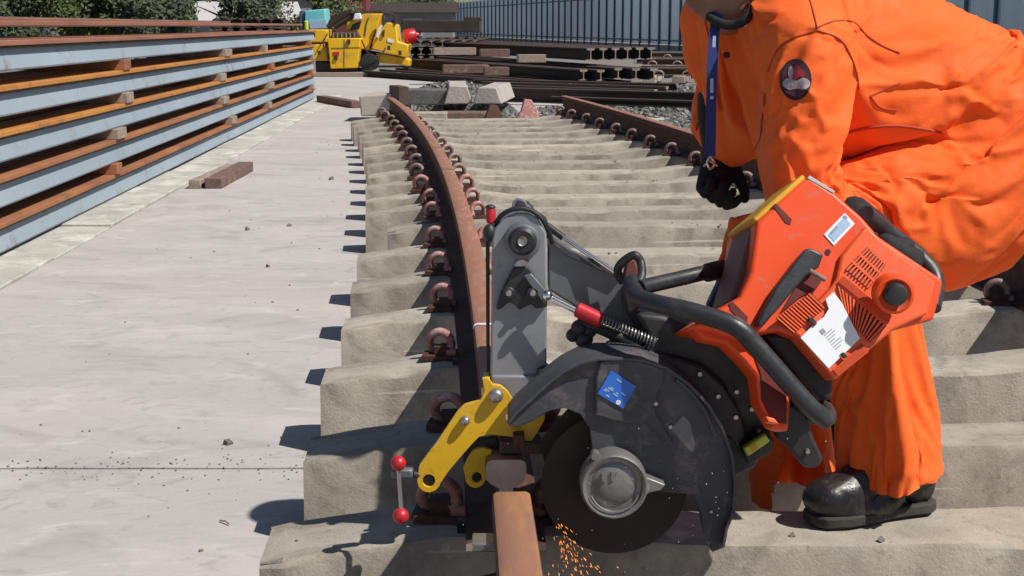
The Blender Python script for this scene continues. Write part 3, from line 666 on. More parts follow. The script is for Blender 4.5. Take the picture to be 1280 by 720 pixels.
mp('work_light', [(489, 25), (495, 26), (495, 30), (489, 29)], .1, .12, 'black')
obj('hydraulic_hose', MB().tube(bez([P(452, 50, YM + .05), P(460, 66, YM - .15), P(474, 70, YM - .1), P(482, 60, YM + .02)], 5), .018, 6), 'black', ym)
obj('hydraulic_hose', MB().tube(bez([P(409, 42, YM + .05), P(404, 56, YM - .1), P(412, 68, YM - .15)], 5), .016, 6), 'black', ym)
obj('hand_rail', MB().tube(bez([P(478, 30, YM + .1), P(480, 18, YM + .1), P(492, 19, YM + .1), P(494, 31, YM + .1)], 5), .025, 6), 'dark_steel', ym)
c = P(379, 34, YM - .3); obj('marker_post', MB().lathe(P(383, 37, YM), (0, 0, 1), [(.05, 0), (.05, .18), (.03, .2)], 12), 'lime', ym)
cb = empty('cyan_box', 'bright cyan metal box standing behind the yellow machine', 'box', loc=(0, 0, 0))
obj('case', plate([(381, 13.5), (406, 11), (408, 35.5), (387, 36.5), (381, 34)], YM + 1.4, .9), 'cyan', cb, bevel=.02)
obj('side_panel', plate([(374, 14), (380.6, 13), (380.6, 37), (375, 37)], YM + 1.45, .8), 'fence_post', cb, bevel=.01)
obj('lower_panel', plate([(386, 26), (407, 25), (407.6, 35), (387.5, 36)], YM + 1.38, .03), 'blue_l', cb)
rd = empty('red_drum', 'small red drum resting beside the rear of the yellow machine', 'drum')
c = P(506, 46, YM + .6); obj('body', MB().lathe(c, (1, .3, .15), [(.12, -.02), (.16, 0), (.17, .03), (.17, .22), (.15, .25), (.07, .27), (.06, .33)], 20), 'red', rd)
pd = G(526, 86); tag(obj('pale_scrap', MB().prism([(pd.x - .4, pd.y - .1, .02), (pd.x + .42, pd.y, .02), (pd.x + .3, pd.y + .25, .08), (pd.x - .1, pd.y + .3, .1)], (0, 0, .05)), 'roof_w', bevel=.01), 'pale flat scrap on the ground right of the yellow machine', 'scrap')
pl = G(470, 96); tag(obj('timber', MB().box((pl.x, pl.y, .05), (3.0, .16, .1), Matrix.Rotation(.03, 3, 'Z')), 'timber', bevel=.01), 'long low timber on the slab in front of the yellow machine', 'timber')
# ------------------------------------------------------------------ trees, bushes and buildings far behind
def tree(x, y, h, r, m, label, zlow=.25, cat='tree', name='tree', n=6000, ls=.085):
    e = empty(name, label, cat, loc=(x, y, 0)); mb = MB()
    mb.tube([(0, 0, 0), (.05, 0, h * .3), (-.05, .05, h * .6), (0, 0, h * .85)], [h * .035, h * .028, h * .018, h * .006], 8)
    for k in range(6):
        a = k * 1.1 + random.random(); z = h * random.uniform(.15, .55)
        mb.tube([(0, 0, z), (math.cos(a) * r * .35, math.sin(a) * r * .35, z + h * .12), (math.cos(a) * r * .75, math.sin(a) * r * .75, z + h * .2)], [h * .014, h * .009, h * .003], 6)
    obj('trunk', mb, 'bark', e)
    mb = MB(); cl = []
    for k in range(26):
        a = random.uniform(0, 6.28); rr = r * math.sqrt(random.random()) * .85; z = h * random.uniform(zlow, .95)
        f = math.sin(math.pi * min(1, max(.12, (z / h - zlow * .6) / (1.1 - zlow * .6)))); cl.append((math.cos(a) * rr * f, math.sin(a) * rr * f, z, r * random.uniform(.2, .36)))
    for k in range(n):
        cx, cy, cz, cr = random.choice(cl); d = Vector((random.gauss(0, 1), random.gauss(0, 1), random.gauss(0, .8))).normalized() * cr * random.random() ** .4
        c = Vector((cx, cy, cz)) + d; s = ls * random.uniform(.6, 1.4); u = Vector((random.gauss(0, 1), random.gauss(0, 1), random.gauss(0, 1))).normalized(); w = u.orthogonal().normalized()
        mb.add([c - u * s, c + w * s * .5, c + u * s, c - w * s * .5], [(0, 1, 2, 3)], 0 if random.random() < .75 else 1)
    obj('crown', mb, [m, 'leaf' if m != 'leaf' else 'leaf_y'], e, sm=False); return e
T = [(-10.2, 42, 2.3, 1.5, 'leaf_d', 'low dark bush just beyond the middle of the beam stack top'), (-12.0, 44, 2.5, 1.6, 'leaf', 'low green bush right of the yellow-green bush'), (-8.3, 46, 2.2, 1.3, 'leaf_d', 'low dark bush just left of the cyan box'), (-15.6, 44, 2.4, 1.7, 'leaf_d', 'low dark bush left of the yellow-green bush'), (-18.6, 46, 2.6, 1.8, 'leaf', 'low green bush at the far left beyond the stack'), (-13.6, 46, 4.0, 1.9, 'leaf_y', 'yellow-green bush behind the left end of the beam stack'), (-16.5, 50, 6, 2.6, 'leaf_d', 'dark tree left of the yellow-green bush'),
     (-11.0, 60, 5.5, 2.6, 'leaf_d', 'dark bushy tree right of the yellow-green bush'), (-8.6, 64, 4.0, 2.0, 'leaf', 'green bush left of the cyan box, in front of the pale roof'),
     (-20.5, 54, 7, 3.0, 'leaf', 'green tree farthest left beyond the beam stack'), (-22, 72, 9, 4.0, 'leaf_d', 'tall dark tree in the far left corner'),
     (-8.0, 96, 5, 2.6, 'leaf_y', 'pale green tree just right of the maroon shed'), (-13, 140, 10, 5.5, 'leaf_d', 'dark tree mass left of the far end of the fence'), (-8.5, 150, 9, 4.5, 'leaf_d', 'dark tree rising above the far end of the fence'),
     (-19.5, 120, 9, 4.5, 'leaf', 'big green tree far behind the yellow machine')]
for t in T: tree(*t[:5], t[5], .12)
def building(x, y, w, d, h, wall, roof, lb, roofh=.9, rot=0):
    e = empty('building', lb, 'building', loc=(x, y, 0), rz=rot)
    obj('wall', MB().box((0, 0, h / 2), (w, d, h)), wall, e, sm=False)
    obj('roof', MB().prism([(-w / 2 - .3, -d / 2 - .3, h + .003), (-w / 2 - .3, d / 2 + .3, h + .003), (-w / 2 - .3, 0, h + roofh)], (w + .6, 0, 0)), roof, e, sm=False)
    n = max(1, int(w / 2.6))
    for k in range(n):
        X = -w / 2 + (k + .5) * w / n; fr = obj('window', MB().box((X, -d / 2 - .02, h * .55), (1.1, .08, 1.0)), 'roof_w', e); g = obj('pane', MB().box((X, -d / 2 - .07, h * .55), (.92, .03, .82)), 'glass', fr)
    return e
building(-14.2, 78, 5, 6, 1.3, 'wall_g', 'roof_w', 'low grey building with a pale sloping roof behind the bushes', 1.1, .25)
building(-10.3, 92, 2.6, 3, 3.4, 'maroon', 'maroon', 'small maroon shed rising behind the yellow machine', .3)
building(-25, 82, 12, 6, 2.6, 'wall_g', 'wall_g', 'grey building at the far left behind the trees', 1.2, .1)
building(-5.8, 88, 4.6, 4, 1.9, 'wall_g', 'dark_steel', 'grey hut with a dark roof between the maroon shed and the fence', .6)
building(-12.2, 108, 8, 5, 3.2, 'wall_g', 'dark_steel', 'long dark-roofed building beyond the maroon shed', 1.2)
for k, (x, y) in enumerate(((-8.9, 70), (-12.4, 66), (-14.9, 62))):
    o = obj('utility_pole', MB().tube([(x, y, 0), (x, y, 7)], [.13, .1], 8), 'bark'); tag(o, ['rightmost of three thin dark poles behind the beam stack', 'middle one of three thin dark poles behind the beam stack', 'leftmost of three thin dark poles behind the beam stack'][k], 'pole', 'thin poles behind the beam stack')
mb = MB()
for k in range(9000):
    x = random.uniform(-60, 8); y = 150 + random.uniform(0, 25) + abs(x) * .1; z = random.random() ** .8 * (5 + 2.5 * noise.noise(Vector((x * .12, 0, 0))) * 2); s = random.uniform(.25, .7)
    u = Vector((random.gauss(0, 1), random.gauss(0, 1), random.gauss(0, 1))).normalized(); w = u.orthogonal(); c = Vector((x, y, z))
    mb.add([c - u * s, c + w * s * .6, c + u * s, c - w * s * .6], [(0, 1, 2, 3)], k % 2)
obj('far_woodland', mb, ['leaf_d', 'leaf'], sm=False, kind='stuff')
#@@SAW
# ================================================================== THE RAIL SAW (one machine clamped to the rail)
saw = empty('rail_saw', 'orange petrol rail saw with grey guard clamped to the rail by yellow plates', 'rail saw', loc=(.02, 2.47, .40))
saw['_inv'] = 1; bpy.context.view_layer.update()
def sp(name, pts, Y, t, m, holes=(), bevel=.0015, parent=None, seg=2):
    if parent is not None: parent['_inv'] = 1; bpy.context.view_layer.update()
    return obj(name, plate(pts, Y, t, holes), m, parent or saw, bevel=bevel, seg=seg)
def pc(px, py, r, Y, n=24): return [P(px + r * math.cos(2 * math.pi * i / n), py + r * math.sin(2 * math.pi * i / n), Y) for i in range(n)]
def disc(name, px, py, r, Y, t, m, par=None, prof=None, n=28, bevel=0):
    R0 = r * Y / F
    pr = prof or [(R0 * .85, 0), (R0, t * .18), (R0, t)]
    pr = [(a, b) for a, b in pr]
    if par is not None: par['_inv'] = 1; bpy.context.view_layer.update()
    return obj(name, MB().lathe(P(px, py, Y), (0, 1, 0), pr, n), m, par or saw, bevel=bevel)
def arc(px, py, r, a0, a1, n=14): return [(px + r * math.cos(math.radians(a0 + (a1 - a0) * i / n)), py - r * math.sin(math.radians(a0 + (a1 - a0) * i / n))) for i in range(n + 1)]
# --- post
post = sp('post', [(613, 492), (614, 390), (615, 300), (618, 286), (632, 272), (645, 266), (660, 266), (672, 272), (683, 292), (684, 380), (683, 462), (675, 470), (672, 492)], 2.46, .07, 'lit_grey', bevel=.003)
sp('post_foot', [(614, 470), (674, 470), (673, 500), (616, 500)], 2.452, .09, 'lit_grey', bevel=.003)
sp('foot_lug', [(672, 463), (682, 459), (690, 466), (688, 478), (676, 486), (668, 480)], 2.44, .05, 'black', bevel=.003)
sp('side_cable', [(607, 300), (612, 300), (612, 480), (608, 480)], 2.50, .012, 'black')
disc('pivot_housing', 653, 303, 23, 2.43, .04, 'grey', prof=[(.024, 0), (.031, .004), (.0315, .03)])
disc('pivot_hub', 653, 302, 18, 2.422, .02, 'black', prof=[(.010, .006), (.010, -.002), (.019, -.003), (.0245, .002), (.0245, .02)])
disc('pivot_bolt', 653, 302, 8, 2.417, .01, 'steel', prof=[(.005, .002), (.008, .0), (.009, .004), (.009, .01)])
disc('pin_cap', 652, 332, 9, 2.452, .012, 'steel', n=24)
disc('small_screw', 635, 304, 4.2, 2.453, .01, 'steel', n=12)
br = sp('bracket', [(643, 334), (661, 334), (672, 352), (684, 370), (684, 384), (670, 386), (664, 380), (656, 384), (650, 388), (642, 380), (636, 378), (624, 388), (620, 386), (626, 366), (636, 346)], 2.447, .012, 'black', bevel=.002)
for x, y in ((636, 367), (666, 367)): disc('bolt', x, y, 8, 2.438, .01, 'black', n=20); disc('bolt_head', x, y, 4, 2.430, .01, 'steel', n=14)
sp('bracket_arm', [(655, 345), (664, 342), (688, 370), (680, 380)], 2.438, .008, 'grey')
sp('top_cap', [(617, 300), (618, 284), (628, 276), (640, 268), (668, 266), (683, 276), (692, 296), (684, 300), (672, 284), (655, 278), (640, 280), (628, 290)], 2.50, .06, 'black', bevel=.004)
sp('clamp_block', [(640, 262), (646, 254), (660, 254), (668, 262), (668, 276), (642, 276)], 2.49, .04, 'black', bevel=.004)
obj('hose', MB().tube(bez([P(619, 288, 2.48), P(624, 272, 2.47), (P(640, 262, 2.46)), P(660, 262, 2.46), P(676, 272, 2.46), P(686, 290, 2.47), P(690, 304, 2.48)], 6), .0042, 10), 'black', saw)
obj('shackle', MB().tube(bez([P(641, 262, 2.47), P(643, 253, 2.47), P(649, 250, 2.47), P(656, 253, 2.47), P(659, 262, 2.47)], 5), .0028, 8), 'steel', saw)
obj('knob', MB().ball(P(612, 291, 2.47), (.012, .012, .016), 12), 'black', saw)
rl = obj('red_lever', MB().lathe(P(614, 279, 2.48), Vector((-.03, 0, 1)), [(.006, 0), (.0085, .002), (.0085, .024), (.007, .027)], 14), 'red', saw)
obj('lever_tip', MB().ball(P(613, 259, 2.48), (.009, .009, .005), 12), 'black', saw)
obj('lever_stem', MB().tube([P(614, 280, 2.48), P(619, 290, 2.48)], .004, 8), 'steel', saw)
# --- swing arm
sp('swing_arm', [(685, 293), (700, 305), (722, 322), (748, 334), (775, 345), (800, 362), (830, 392), (850, 420), (820, 440), (780, 410), (750, 398), (720, 384), (700, 372), (685, 362)], 2.49, .055, 'grey', bevel=.004)
sp('arm_web', [(690, 297), (712, 312), (745, 327), (780, 345), (776, 349), (742, 334), (708, 320), (690, 305)], 2.478, .012, 'guardm')
obj('tie_rod', MB().tube([P(700, 294, 2.50), P(776, 345, 2.46)], .0038, 10), 'chrome', saw)
obj('rod_sleeve', MB().tube([P(684, 282, 2.51), P(704, 297, 2.50)], .0062, 10), 'black', saw)
obj('lower_rod', MB().tube([P(698, 304, 2.49), P(752, 338, 2.47)], .0024, 8), 'black', saw)
# --- damper
obj('damper_rod', MB().tube([P(684, 370, 2.43), P(722, 389, 2.42)], .0058, 12), 'chrome', saw)
obj('rod_eye', MB().ball(P(684, 369, 2.425), .0095, 12), 'chrome', saw)
d0_ = P(720, 386, 2.42); d1_ = P(756, 403, 2.41)
obj('damper_body', MB().lathe(d0_, d1_ - d0_, [(.009, 0), (.0135, .003), (.0135, .046), (.010, .050)], 18), 'red', saw)
hp = []; a_ = P(752, 400, 2.40); b_ = P(820, 428, 2.39); ax = (b_ - a_); L_ = ax.length; ax.normalize(); u_ = ax.orthogonal().normalized(); w_ = ax.cross(u_)
for i in range(221): t = i / 220; ph = t * 17 * 6.283; hp.append(a_ + ax * L_ * t + (u_ * math.cos(ph) + w_ * math.sin(ph)) * .0075)
obj('spring', MB().tube(hp, .0013, 5), 'steel', saw)
obj('spring_core', MB().tube([a_, b_], .0045, 8), 'black', saw)
obj('guide_rod', MB().tube([P(742, 409, 2.43), P(795, 441, 2.42)], .0022, 8), 'steel', saw)
obj('damper_tube', MB().tube([P(722, 400, 2.44), P(800, 432, 2.42)], [.008, .011], 12), 'black', saw)
kb = MB(); 
for x, y, r in ((724, 410, 11), (730, 424, 12), (716, 419, 9), (737, 413, 10)): kb.ball(P(x, y, 2.44), r * 2.44 / F, 12)
obj('wing_knob', kb, 'black', saw)
# --- guard (outer shell, rim turned towards the camera) and blade
GO = [(634, 528), (645, 514), (662, 499), (682, 480), (704, 463), (726, 452), (748, 447), (780, 447), (804, 449), (835, 459), (862, 479), (887, 505), (905, 535), (917, 570), (921, 605), (919, 640), (910, 662), (906, 684), (890, 690), (881, 676), (877, 645), (868, 618), (840, 616), (815, 613), (800, 626), (768, 650), (740, 640), (726, 622), (724, 600), (735, 582), (740, 560), (737, 535), (725, 518), (706, 510), (686, 514), (665, 526), (648, 533), (638, 534)]
guard = sp('guard', GO, 2.318, .006, 'guardm', bevel=.0015)
guard['_inv'] = 1; bpy.context.view_layer.update()
rim = GO[:18]
def ribbon(pts, Y0, Y1, th, name, m, par, inward=(768, 600)):
    inner = []
    for x, y in pts:
        d = math.hypot(inward[0] - x, inward[1] - y); inner.append((x + (inward[0] - x) / d * th, y + (inward[1] - y) / d * th))
    return obj(name, plate(pts + inner[::-1], Y0, Y1 - Y0), m, par, bevel=.001)
ribbon(rim, 2.305, 2.42, 4, 'rim', 'guardm', guard)
obj('shade_plate', plate([(716, 505), (735, 480), (760, 462)] + GO[7:20] + [(868, 612), (800, 640), (740, 640), (700, 615), (684, 590), (674, 552)], 2.405, .006), 'blade', guard)  # dark sheet added for the shade inside the guard
# raised outer panel with the sticker
sp('guard_panel', [(744, 520), (744, 472), (750, 451), (768, 448), (800, 450), (833, 461), (830, 476), (822, 496), (820, 515), (830, 534), (842, 557), (828, 548), (808, 530), (790, 531), (765, 527)], 2.308, .012, 'guardm', bevel=.004, parent=guard)
sp('stiffener', [(846, 472), (866, 488), (884, 512), (897, 545), (893, 547), (879, 517), (862, 493), (844, 478)], 2.311, .008, 'guardm', bevel=.002, parent=guard)
stk = sp('sticker', [(764, 463), (795, 483), (779, 511), (747, 492)], 2.3055, .0012, 'blue', bevel=0, parent=guard)
stk['_inv'] = 1
mb = MB(); rr_ = random.Random(3)
for k in range(9):
    u = rr_.uniform(.1, .8); v = rr_.uniform(.12, .85); w = rr_.uniform(.08, .22); h = .05
    def q(u, v): return (764 + (795 - 764) * u + (747 - 764) * v, 463 + (483 - 463) * u + (492 - 463) * v)
    plate([q(u, v), q(min(.95, u + w), v), q(min(.95, u + w), v + h), q(u, v + h)], 2.3049, .0005, mb=mb)
obj('print', mb, 'blue_l', guard)
mb = MB(); mb.lathe(P(773, 503, 2.3049), (0, 1, 0), [(.0042, 0), (.0042, .0004)], 14); obj('round_mark', mb, 'white', guard)
disc('screw', 820, 505, 3, 2.307, .008, 'steel', guard, n=10); disc('screw', 838, 534, 3, 2.312, .008, 'steel', guard, n=10); disc('screw', 889, 640, 2.4, 2.312, .008, 'steel', guard, n=10)
blade = disc('blade', 768, 605, 133, 2.362, .004, 'blade', prof=[(.121, 0), (.125, .0005), (.125, .0035), (.121, .004)], n=72)
disc('blade_flange', 768, 605, 44, 2.345, .016, 'steel', par=None, n=40)
hub = disc('hub_ring', 768, 609, 43, 2.272, .045, 'hub', prof=[(.046, .010), (.047, .001), (.052, -.001), (.0555, .004), (.056, .046)], n=48)
disc('hub_cap', 768, 606, 36, 2.276, .03, 'hub', hub, prof=[(.004, -.001), (.018, .000), (.034, .003), (.0405, .008), (.042, .02)], n=48)
rg = []
for i in range(19): a = math.radians(200 + 140 * i / 18); rg.append(P(768 + 31 * math.cos(a), 609 - 31 * math.sin(a), 2.272))
obj('hub_lip', MB().tube(rg, .0022, 8), 'steel', hub)
sp('hub_lug', [(806, 596), (832, 606), (826, 613), (812, 616), (800, 626)], 2.285, .03, 'hub', bevel=.002)
disc('lug_bolt', 744, 571, 6, 2.275, .02, 'hub', n=14)
disc('lug_bolt', 808, 611, 4.5, 2.277, .02, 'steel', n=14)
obj('raised_mark', plate([(752, 592), (756, 592), (757, 602), (753, 602)], 2.2725, .006, mb=plate([(764, 590), (772, 590), (772, 593), (768, 593), (768, 601), (764, 601)], 2.2725, .006)), 'hub', hub)
# --- yellow clamp plates
CP = [(603, 473), (610, 473), (616, 481), (625, 482), (634, 489), (641, 500), (643, 506), (637, 513), (631, 521), (633, 528), (640, 534), (650, 534), (681, 519), (681, 524), (672, 540), (663, 553), (650, 550), (640, 546), (629, 545), (612, 543), (599, 546), (590, 555), (575, 572), (560, 590), (549, 606)] + arc(536, 601, 14.5, -20, -190, 10) + [(524, 582), (548, 550), (573, 513), (581, 506), (592, 503), (601, 500), (606, 489)]
HO = [(536 + 8 * math.cos(a / 20 * 6.283), 601 + 8 * math.sin(a / 20 * 6.283)) for a in range(20)]
cp = sp('clamp_plate', CP, 2.43, .011, 'yellow', holes=(pc(536, 601, 8, 2.43, 20),), bevel=.0014)
sp('clamp_plate', CP, 2.505, .011, 'yellow', holes=(pc(536, 601, 8, 2.505, 20),), bevel=.0014)
sp('post_collar', [(604, 476), (609, 474), (612, 474), (612, 500), (604, 500)], 2.443, .06, 'yellow', bevel=.001)
JW = [(589, 566), (596, 561), (604, 560), (615, 563), (611, 580), (608, 600)] + arc(594.5, 597, 13, -20, -180, 9) + [(579, 585), (584, 574)]
sp('clamp_jaw', JW, 2.437, .012, 'yellow', holes=(pc(596, 597, 6.5, 2.437, 18),), bevel=.0014)
disc('jaw_pin', 596, 597, 6.3, 2.446, .05, 'black', n=18); disc('clamp_pin', 536, 601, 7.8, 2.44, .07, 'black', n=18)
disc('clamp_bolt', 620, 496, 10, 2.416, .016, 'steel', prof=[(.006, -.003), (.010, -.001), (.0128, .004), (.0128, .016)], n=20)
disc('clamp_bolt', 581.5, 527, 6.5, 2.418, .014, 'steel', prof=[(.004, -.003), (.007, -.001), (.0085, .003), (.0085, .014)], n=18)
sp('jaw_block', [(600, 548), (622, 546), (626, 566), (618, 575), (606, 560)], 2.46, .04, 'black', bevel=.003)
nb = sp('rail_nut', [(641, 544), (655, 543), (657, 562), (643, 563)], 2.395, .025, 'rust', bevel=.002)
sp('rail_shoe', [(624, 552), (676, 552), (680, 568), (624, 568)], 2.425, .05, 'brown_steel', bevel=.003)
# --- T handle screw with red balls
th = sp('screw_block', [(489, 587), (516, 587), (516, 599), (489, 599)], 2.42, .020, 'grey', bevel=.004)
obj('screw_shaft', MB().tube([P(516, 592.5, 2.43), P(530, 595, 2.44)], .006, 10), 'black', saw)
obj('cross_bar', MB().tube([P(498, 582, 2.408), P(499, 600, 2.408), P(502, 643, 2.40)], .0036, 10), 'steel', saw)
obj('red_ball', MB().ball(P(498, 579, 2.408), .0135, 18), 'red', saw); obj('red_ball', MB().ball(P(501, 645, 2.40), .0145, 18), 'red', saw)
# --- black cutter arm and drive housing behind the guard
sp('drive_housing', [(795, 392), (830, 395), (862, 408), (905, 425), (935, 440), (950, 470), (958, 498), (955, 520), (965, 545), (945, 585), (915, 600), (880, 560), (850, 500), (810, 452), (770, 446), (762, 430), (800, 440), (812, 425)], 2.40, .11, 'black', bevel=.01, seg=3)
sp('belt_cover', [(800, 440), (848, 448), (880, 458), (905, 480), (925, 512), (935, 545), (928, 560), (905, 545), (880, 500), (850, 470), (815, 455)], 2.378, .03, 'black', bevel=.006)
for x, y in ((898, 496), (920, 522), (940, 512), (921, 490), (949, 540), (875, 468), (930, 557)): disc('bolt_head', x, y, 3.4, 2.372, .012, 'steel', n=12)
sp('coupling', [(757, 436), (792, 437), (815, 430), (820, 400), (800, 392), (796, 360), (786, 352), (778, 372), (782, 392), (800, 420), (780, 428)], 2.45, .06, 'black', bevel=.006)
sp('level_holder', [(925, 558), (955, 540), (968, 552), (962, 568), (935, 582)], 2.36, .03, 'black', bevel=.003)
lv = sp('spirit_level', [(929, 561), (957, 543), (963, 552), (935, 571)], 2.345, .016, 'lime', bevel=.003)
obj('bubble_window', plate([(937, 559), (944, 554.5), (948, 560), (941, 565)], 2.3435, .004), 'filter', saw)
# --- black tubes of the handle
def tube_px(name, pts, r, m='handle', n=14, par=None): return obj(name, MB().tube(bez([P(x, y, Y) for x, y, Y in pts], 7), r, n), m, par or saw)
tube_px('main_handle', [(789, 352, 2.40), (797, 371, 2.36), (822, 380, 2.30), (858, 388, 2.27), (900, 400, 2.25), (925, 412, 2.24), (948, 436, 2.24), (985, 478, 2.24), (1012, 508, 2.24), (1034, 526, 2.25)], .0155)
tube_px('front_handle', [(800, 360, 2.38), (815, 356, 2.40), (850, 348, 2.44), (880, 341, 2.47), (912, 334, 2.52)], .0135)
tube_px('handle_end', [(1026, 520, 2.26), (1034, 522, 2.28), (1030, 512, 2.31), (1015, 520, 2.34)], .015)
obj('handle_sleeve', MB().tube([P(884, 341, 2.475), P(914, 333, 2.525)], .0165, 14), 'black', saw)
tube_px('cable_loop', [(778, 352, 2.45), (772, 338, 2.44), (780, 326, 2.43), (793, 319, 2.42), (801, 328, 2.42), (802, 345, 2.40), (796, 362, 2.38)], .0075, 'black', 10)
sp('loop_bracket', [(783, 326), (795, 322), (799, 344), (790, 362), (778, 350)], 2.44, .02, 'purple', bevel=.004)
sp('rear_leg', [(965, 515), (990, 505), (1010, 520), (1016, 545), (1030, 575), (1022, 586), (1005, 585), (985, 560), (970, 548)], 2.36, .05, 'black', bevel=.006)
disc('bolt_head', 1010, 565, 3.2, 2.352, .01, 'steel', n=12); disc('bolt_head', 994, 498, 3, 2.33, .01, 'steel', n=12)
sp('rear_bracket', [(975, 470), (1000, 478), (1022, 510), (1012, 535), (985, 520), (968, 500)], 2.38, .06, 'black', bevel=.005)
# --- orange engine
n0 = Vector((.10, -.95, .30)).normalized(); p0 = P(1010, 340, 2.30)
def ep(name, pts, lift, t, m, bevel=.002, parent=None, mb=None, seg=2):
    pp = p0 + n0 * lift
    mbb = (mb or MB()).prism([RP(x, y, pp, n0) for x, y in pts], -n0 * t)
    if name is None: return mbb
    if parent is not None: parent['_inv'] = 1; bpy.context.view_layer.update()
    return obj(name, mbb, m, parent or saw, bevel=bevel, seg=seg)
body = ep('engine_body', [(946, 277), (1008, 222), (1014, 221), (1043, 240), (1077, 270), (1100, 296), (1180, 350), (1168, 400), (1118, 413), (1043, 470), (1003, 425), (975, 414), (950, 417), (925, 424), (895, 414), (864, 408), (892, 390), (926, 370), (938, 340)], 0, .20, 'orange_p', bevel=.007, seg=4)
ep('air_filter_cover', [(946, 279), (1008, 223), (1004, 217), (940, 273)], -.004, .17, 'filter', bevel=.004)
ep('filter_lid_lip', [(1009, 223), (1042, 242), (1044, 239), (1012, 219)], .001, .16, 'roof_w', bevel=.001)
ep('shaded_side', [(940, 283), (946, 277), (939, 345), (925, 370), (912, 378), (922, 345)], -.03, .13, 'purple', bevel=.008)  # left side of the orange engine, its shade put into a maroon colour
sp('tank_panel', [(884, 384), (902, 346), (915, 334), (918, 352), (902, 384), (889, 392)], 2.50, .03, 'strap', bevel=.004)
ep('vent_slot', [(966, 257), (970, 254), (990, 274), (988, 281), (982, 279)], .0012, .004, 'slot', bevel=.0005, parent=body)
ep('vent_slot', [(911, 380), (916, 377), (935, 396), (934, 404), (928, 402), (913, 388)], .0012, .004, 'slot', bevel=.0005, parent=body)
for x, y in ((1035, 315), (1069, 308), (1094, 294), (1088, 327)):
    obj('screw_hole', MB().lathe(RP(x, y, p0 + n0 * .0005, n0), n0, [(.005, 0), (.0048, .0012)], 14), 'slot', body)
# recoil housing with cooling grilles
rec = ep('recoil_housing', [(1053, 318), (1069, 299), (1084, 282), (1104, 302), (1170, 352), (1160, 392), (1117, 412), (1044, 475), (1000, 423), (988, 412), (1040, 358), (1046, 348)], .012, .05, 'orange_l', bevel=.004)
rec['_inv'] = 1; bpy.context.view_layer.update()
def grille(corners, n, lift=.0135, split=1, w=.55):
    a, b, c, d = [Vector(q) for q in corners]
    ep('grille_recess', corners, lift, .002, 'slot', bevel=0, parent=rec)
    mb = MB()
    for i in range(n):
        t0 = (i + .5 - w / 2) / n; t1 = (i + .5 + w / 2) / n
        q0 = a.lerp(b, t0); q1 = a.lerp(b, t1); q2 = d.lerp(c, t1); q3 = d.lerp(c, t0)
        ep(None, [q0, q1, q2, q3], lift + .003, .003, None, mb=mb)
    for k in range(1, split):
        t = k / split; e = .04
        ep(None, [a.lerp(d, t - e), b.lerp(c, t - e), b.lerp(c, t + e), a.lerp(d, t + e)], lift + .0032, .0032, None, mb=mb)
    obj('grille_bars', mb, 'orange_l', rec, sm=False)
grille([(1084, 309), (1107, 331), (1086, 361), (1057, 336)], 8, split=3, w=.5)
grille([(1048, 352), (1054, 345), (1115, 394), (1111, 404)], 16, w=.45)
grille([(1046, 356), (1108, 408), (1087, 428), (1056, 392)], 13, w=.5)
grille([(1031, 360), (1038, 378), (1003, 409), (985, 398)][::-1], 11, w=.5) if False else grille([(970, 398), (1013, 366), (1032, 384), (992, 417)], 13, w=.45)
grille([(1078, 430), (1086, 440), (1048, 470), (1041, 462)], 7, w=.5)
disc('starter_ring', 1119, 369, 25, 2.235, .03, 'orange_p', rec, prof=[(.018, .006), (.026, 0), (.031, .002), (.031, .03)], n=36)
disc('starter_knob', 1121, 369, 15, 2.225, .03, 'black', rec, prof=[(.006, -.004), (.015, -.002), (.0185, .003), (.0185, .03)], n=28)
ep('throttle_lever', [(1008, 311), (1015, 310), (1030, 318), (1024, 334), (1008, 345), (990, 366), (972, 388), (952, 408), (946, 407), (954, 388), (972, 356), (986, 338), (998, 322)], .022, .02, 'handle', bevel=.005, seg=3)
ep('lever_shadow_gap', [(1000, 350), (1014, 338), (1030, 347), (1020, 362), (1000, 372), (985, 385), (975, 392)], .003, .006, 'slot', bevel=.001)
obj('choke_pin', MB().tube([RP(1012, 338, p0 + n0 * .02, n0), RP(1032, 350, p0 + n0 * .02, n0)], .004, 8), 'timber', saw)
ep('lower_cover', [(955, 417), (985, 416), (1004, 427), (1043, 474), (1041, 500), (1025, 500), (985, 455), (965, 430)], -.035, .10, 'black', bevel=.008)
ep('side_cover', [(864, 408), (905, 416), (938, 426), (958, 440), (985, 470), (988, 510), (985, 540), (968, 535), (950, 505), (945, 470), (930, 452), (908, 430), (880, 424)], -.028, .06, 'orange_p', bevel=.005)
ep('inner_panel', [(940, 440), (958, 442), (983, 472), (984, 530), (966, 528), (952, 500), (950, 468)], -.026, .01, 'slot', bevel=.002)
ep('lower_lug', [(957, 520), (968, 523), (974, 530), (960, 528)], .0, .03, 'orange_l', bevel=.002)
# stickers
s1 = ep('label', [(1056, 266), (1068.5, 279.5), (1042.5, 307), (1030, 293)], .0016, .001, 'white', bevel=0, parent=body)
mb = ep(None, [(1055, 271), (1064, 280), (1043, 302), (1035, 293)], .0024, .0008, None); obj('label_print', mb, 'blue_l', body, sm=False)
mb = ep(None, [(1038, 290), (1046, 282), (1048, 284), (1040, 293)], .0030, .0006, None); ep(None, [(1056, 268.5), (1060, 272), (1058, 274), (1054, 270.5)], .003, .0006, None, mb=mb); obj('label_print', mb, 'print_grey', body, sm=False)
s2 = ep('paper_label', [(1042, 365), (1052, 378), (1075, 423), (1036, 461), (1000.5, 422), (1020, 403), (1030, 396), (1036, 386), (1032, 374)], .0185, .003, 'white', bevel=.0006, parent=rec)
mb = ep(None, [(1024, 413), (1029, 410), (1033, 415), (1028, 419)], .0191, .0005, None)
rr_ = random.Random(5)
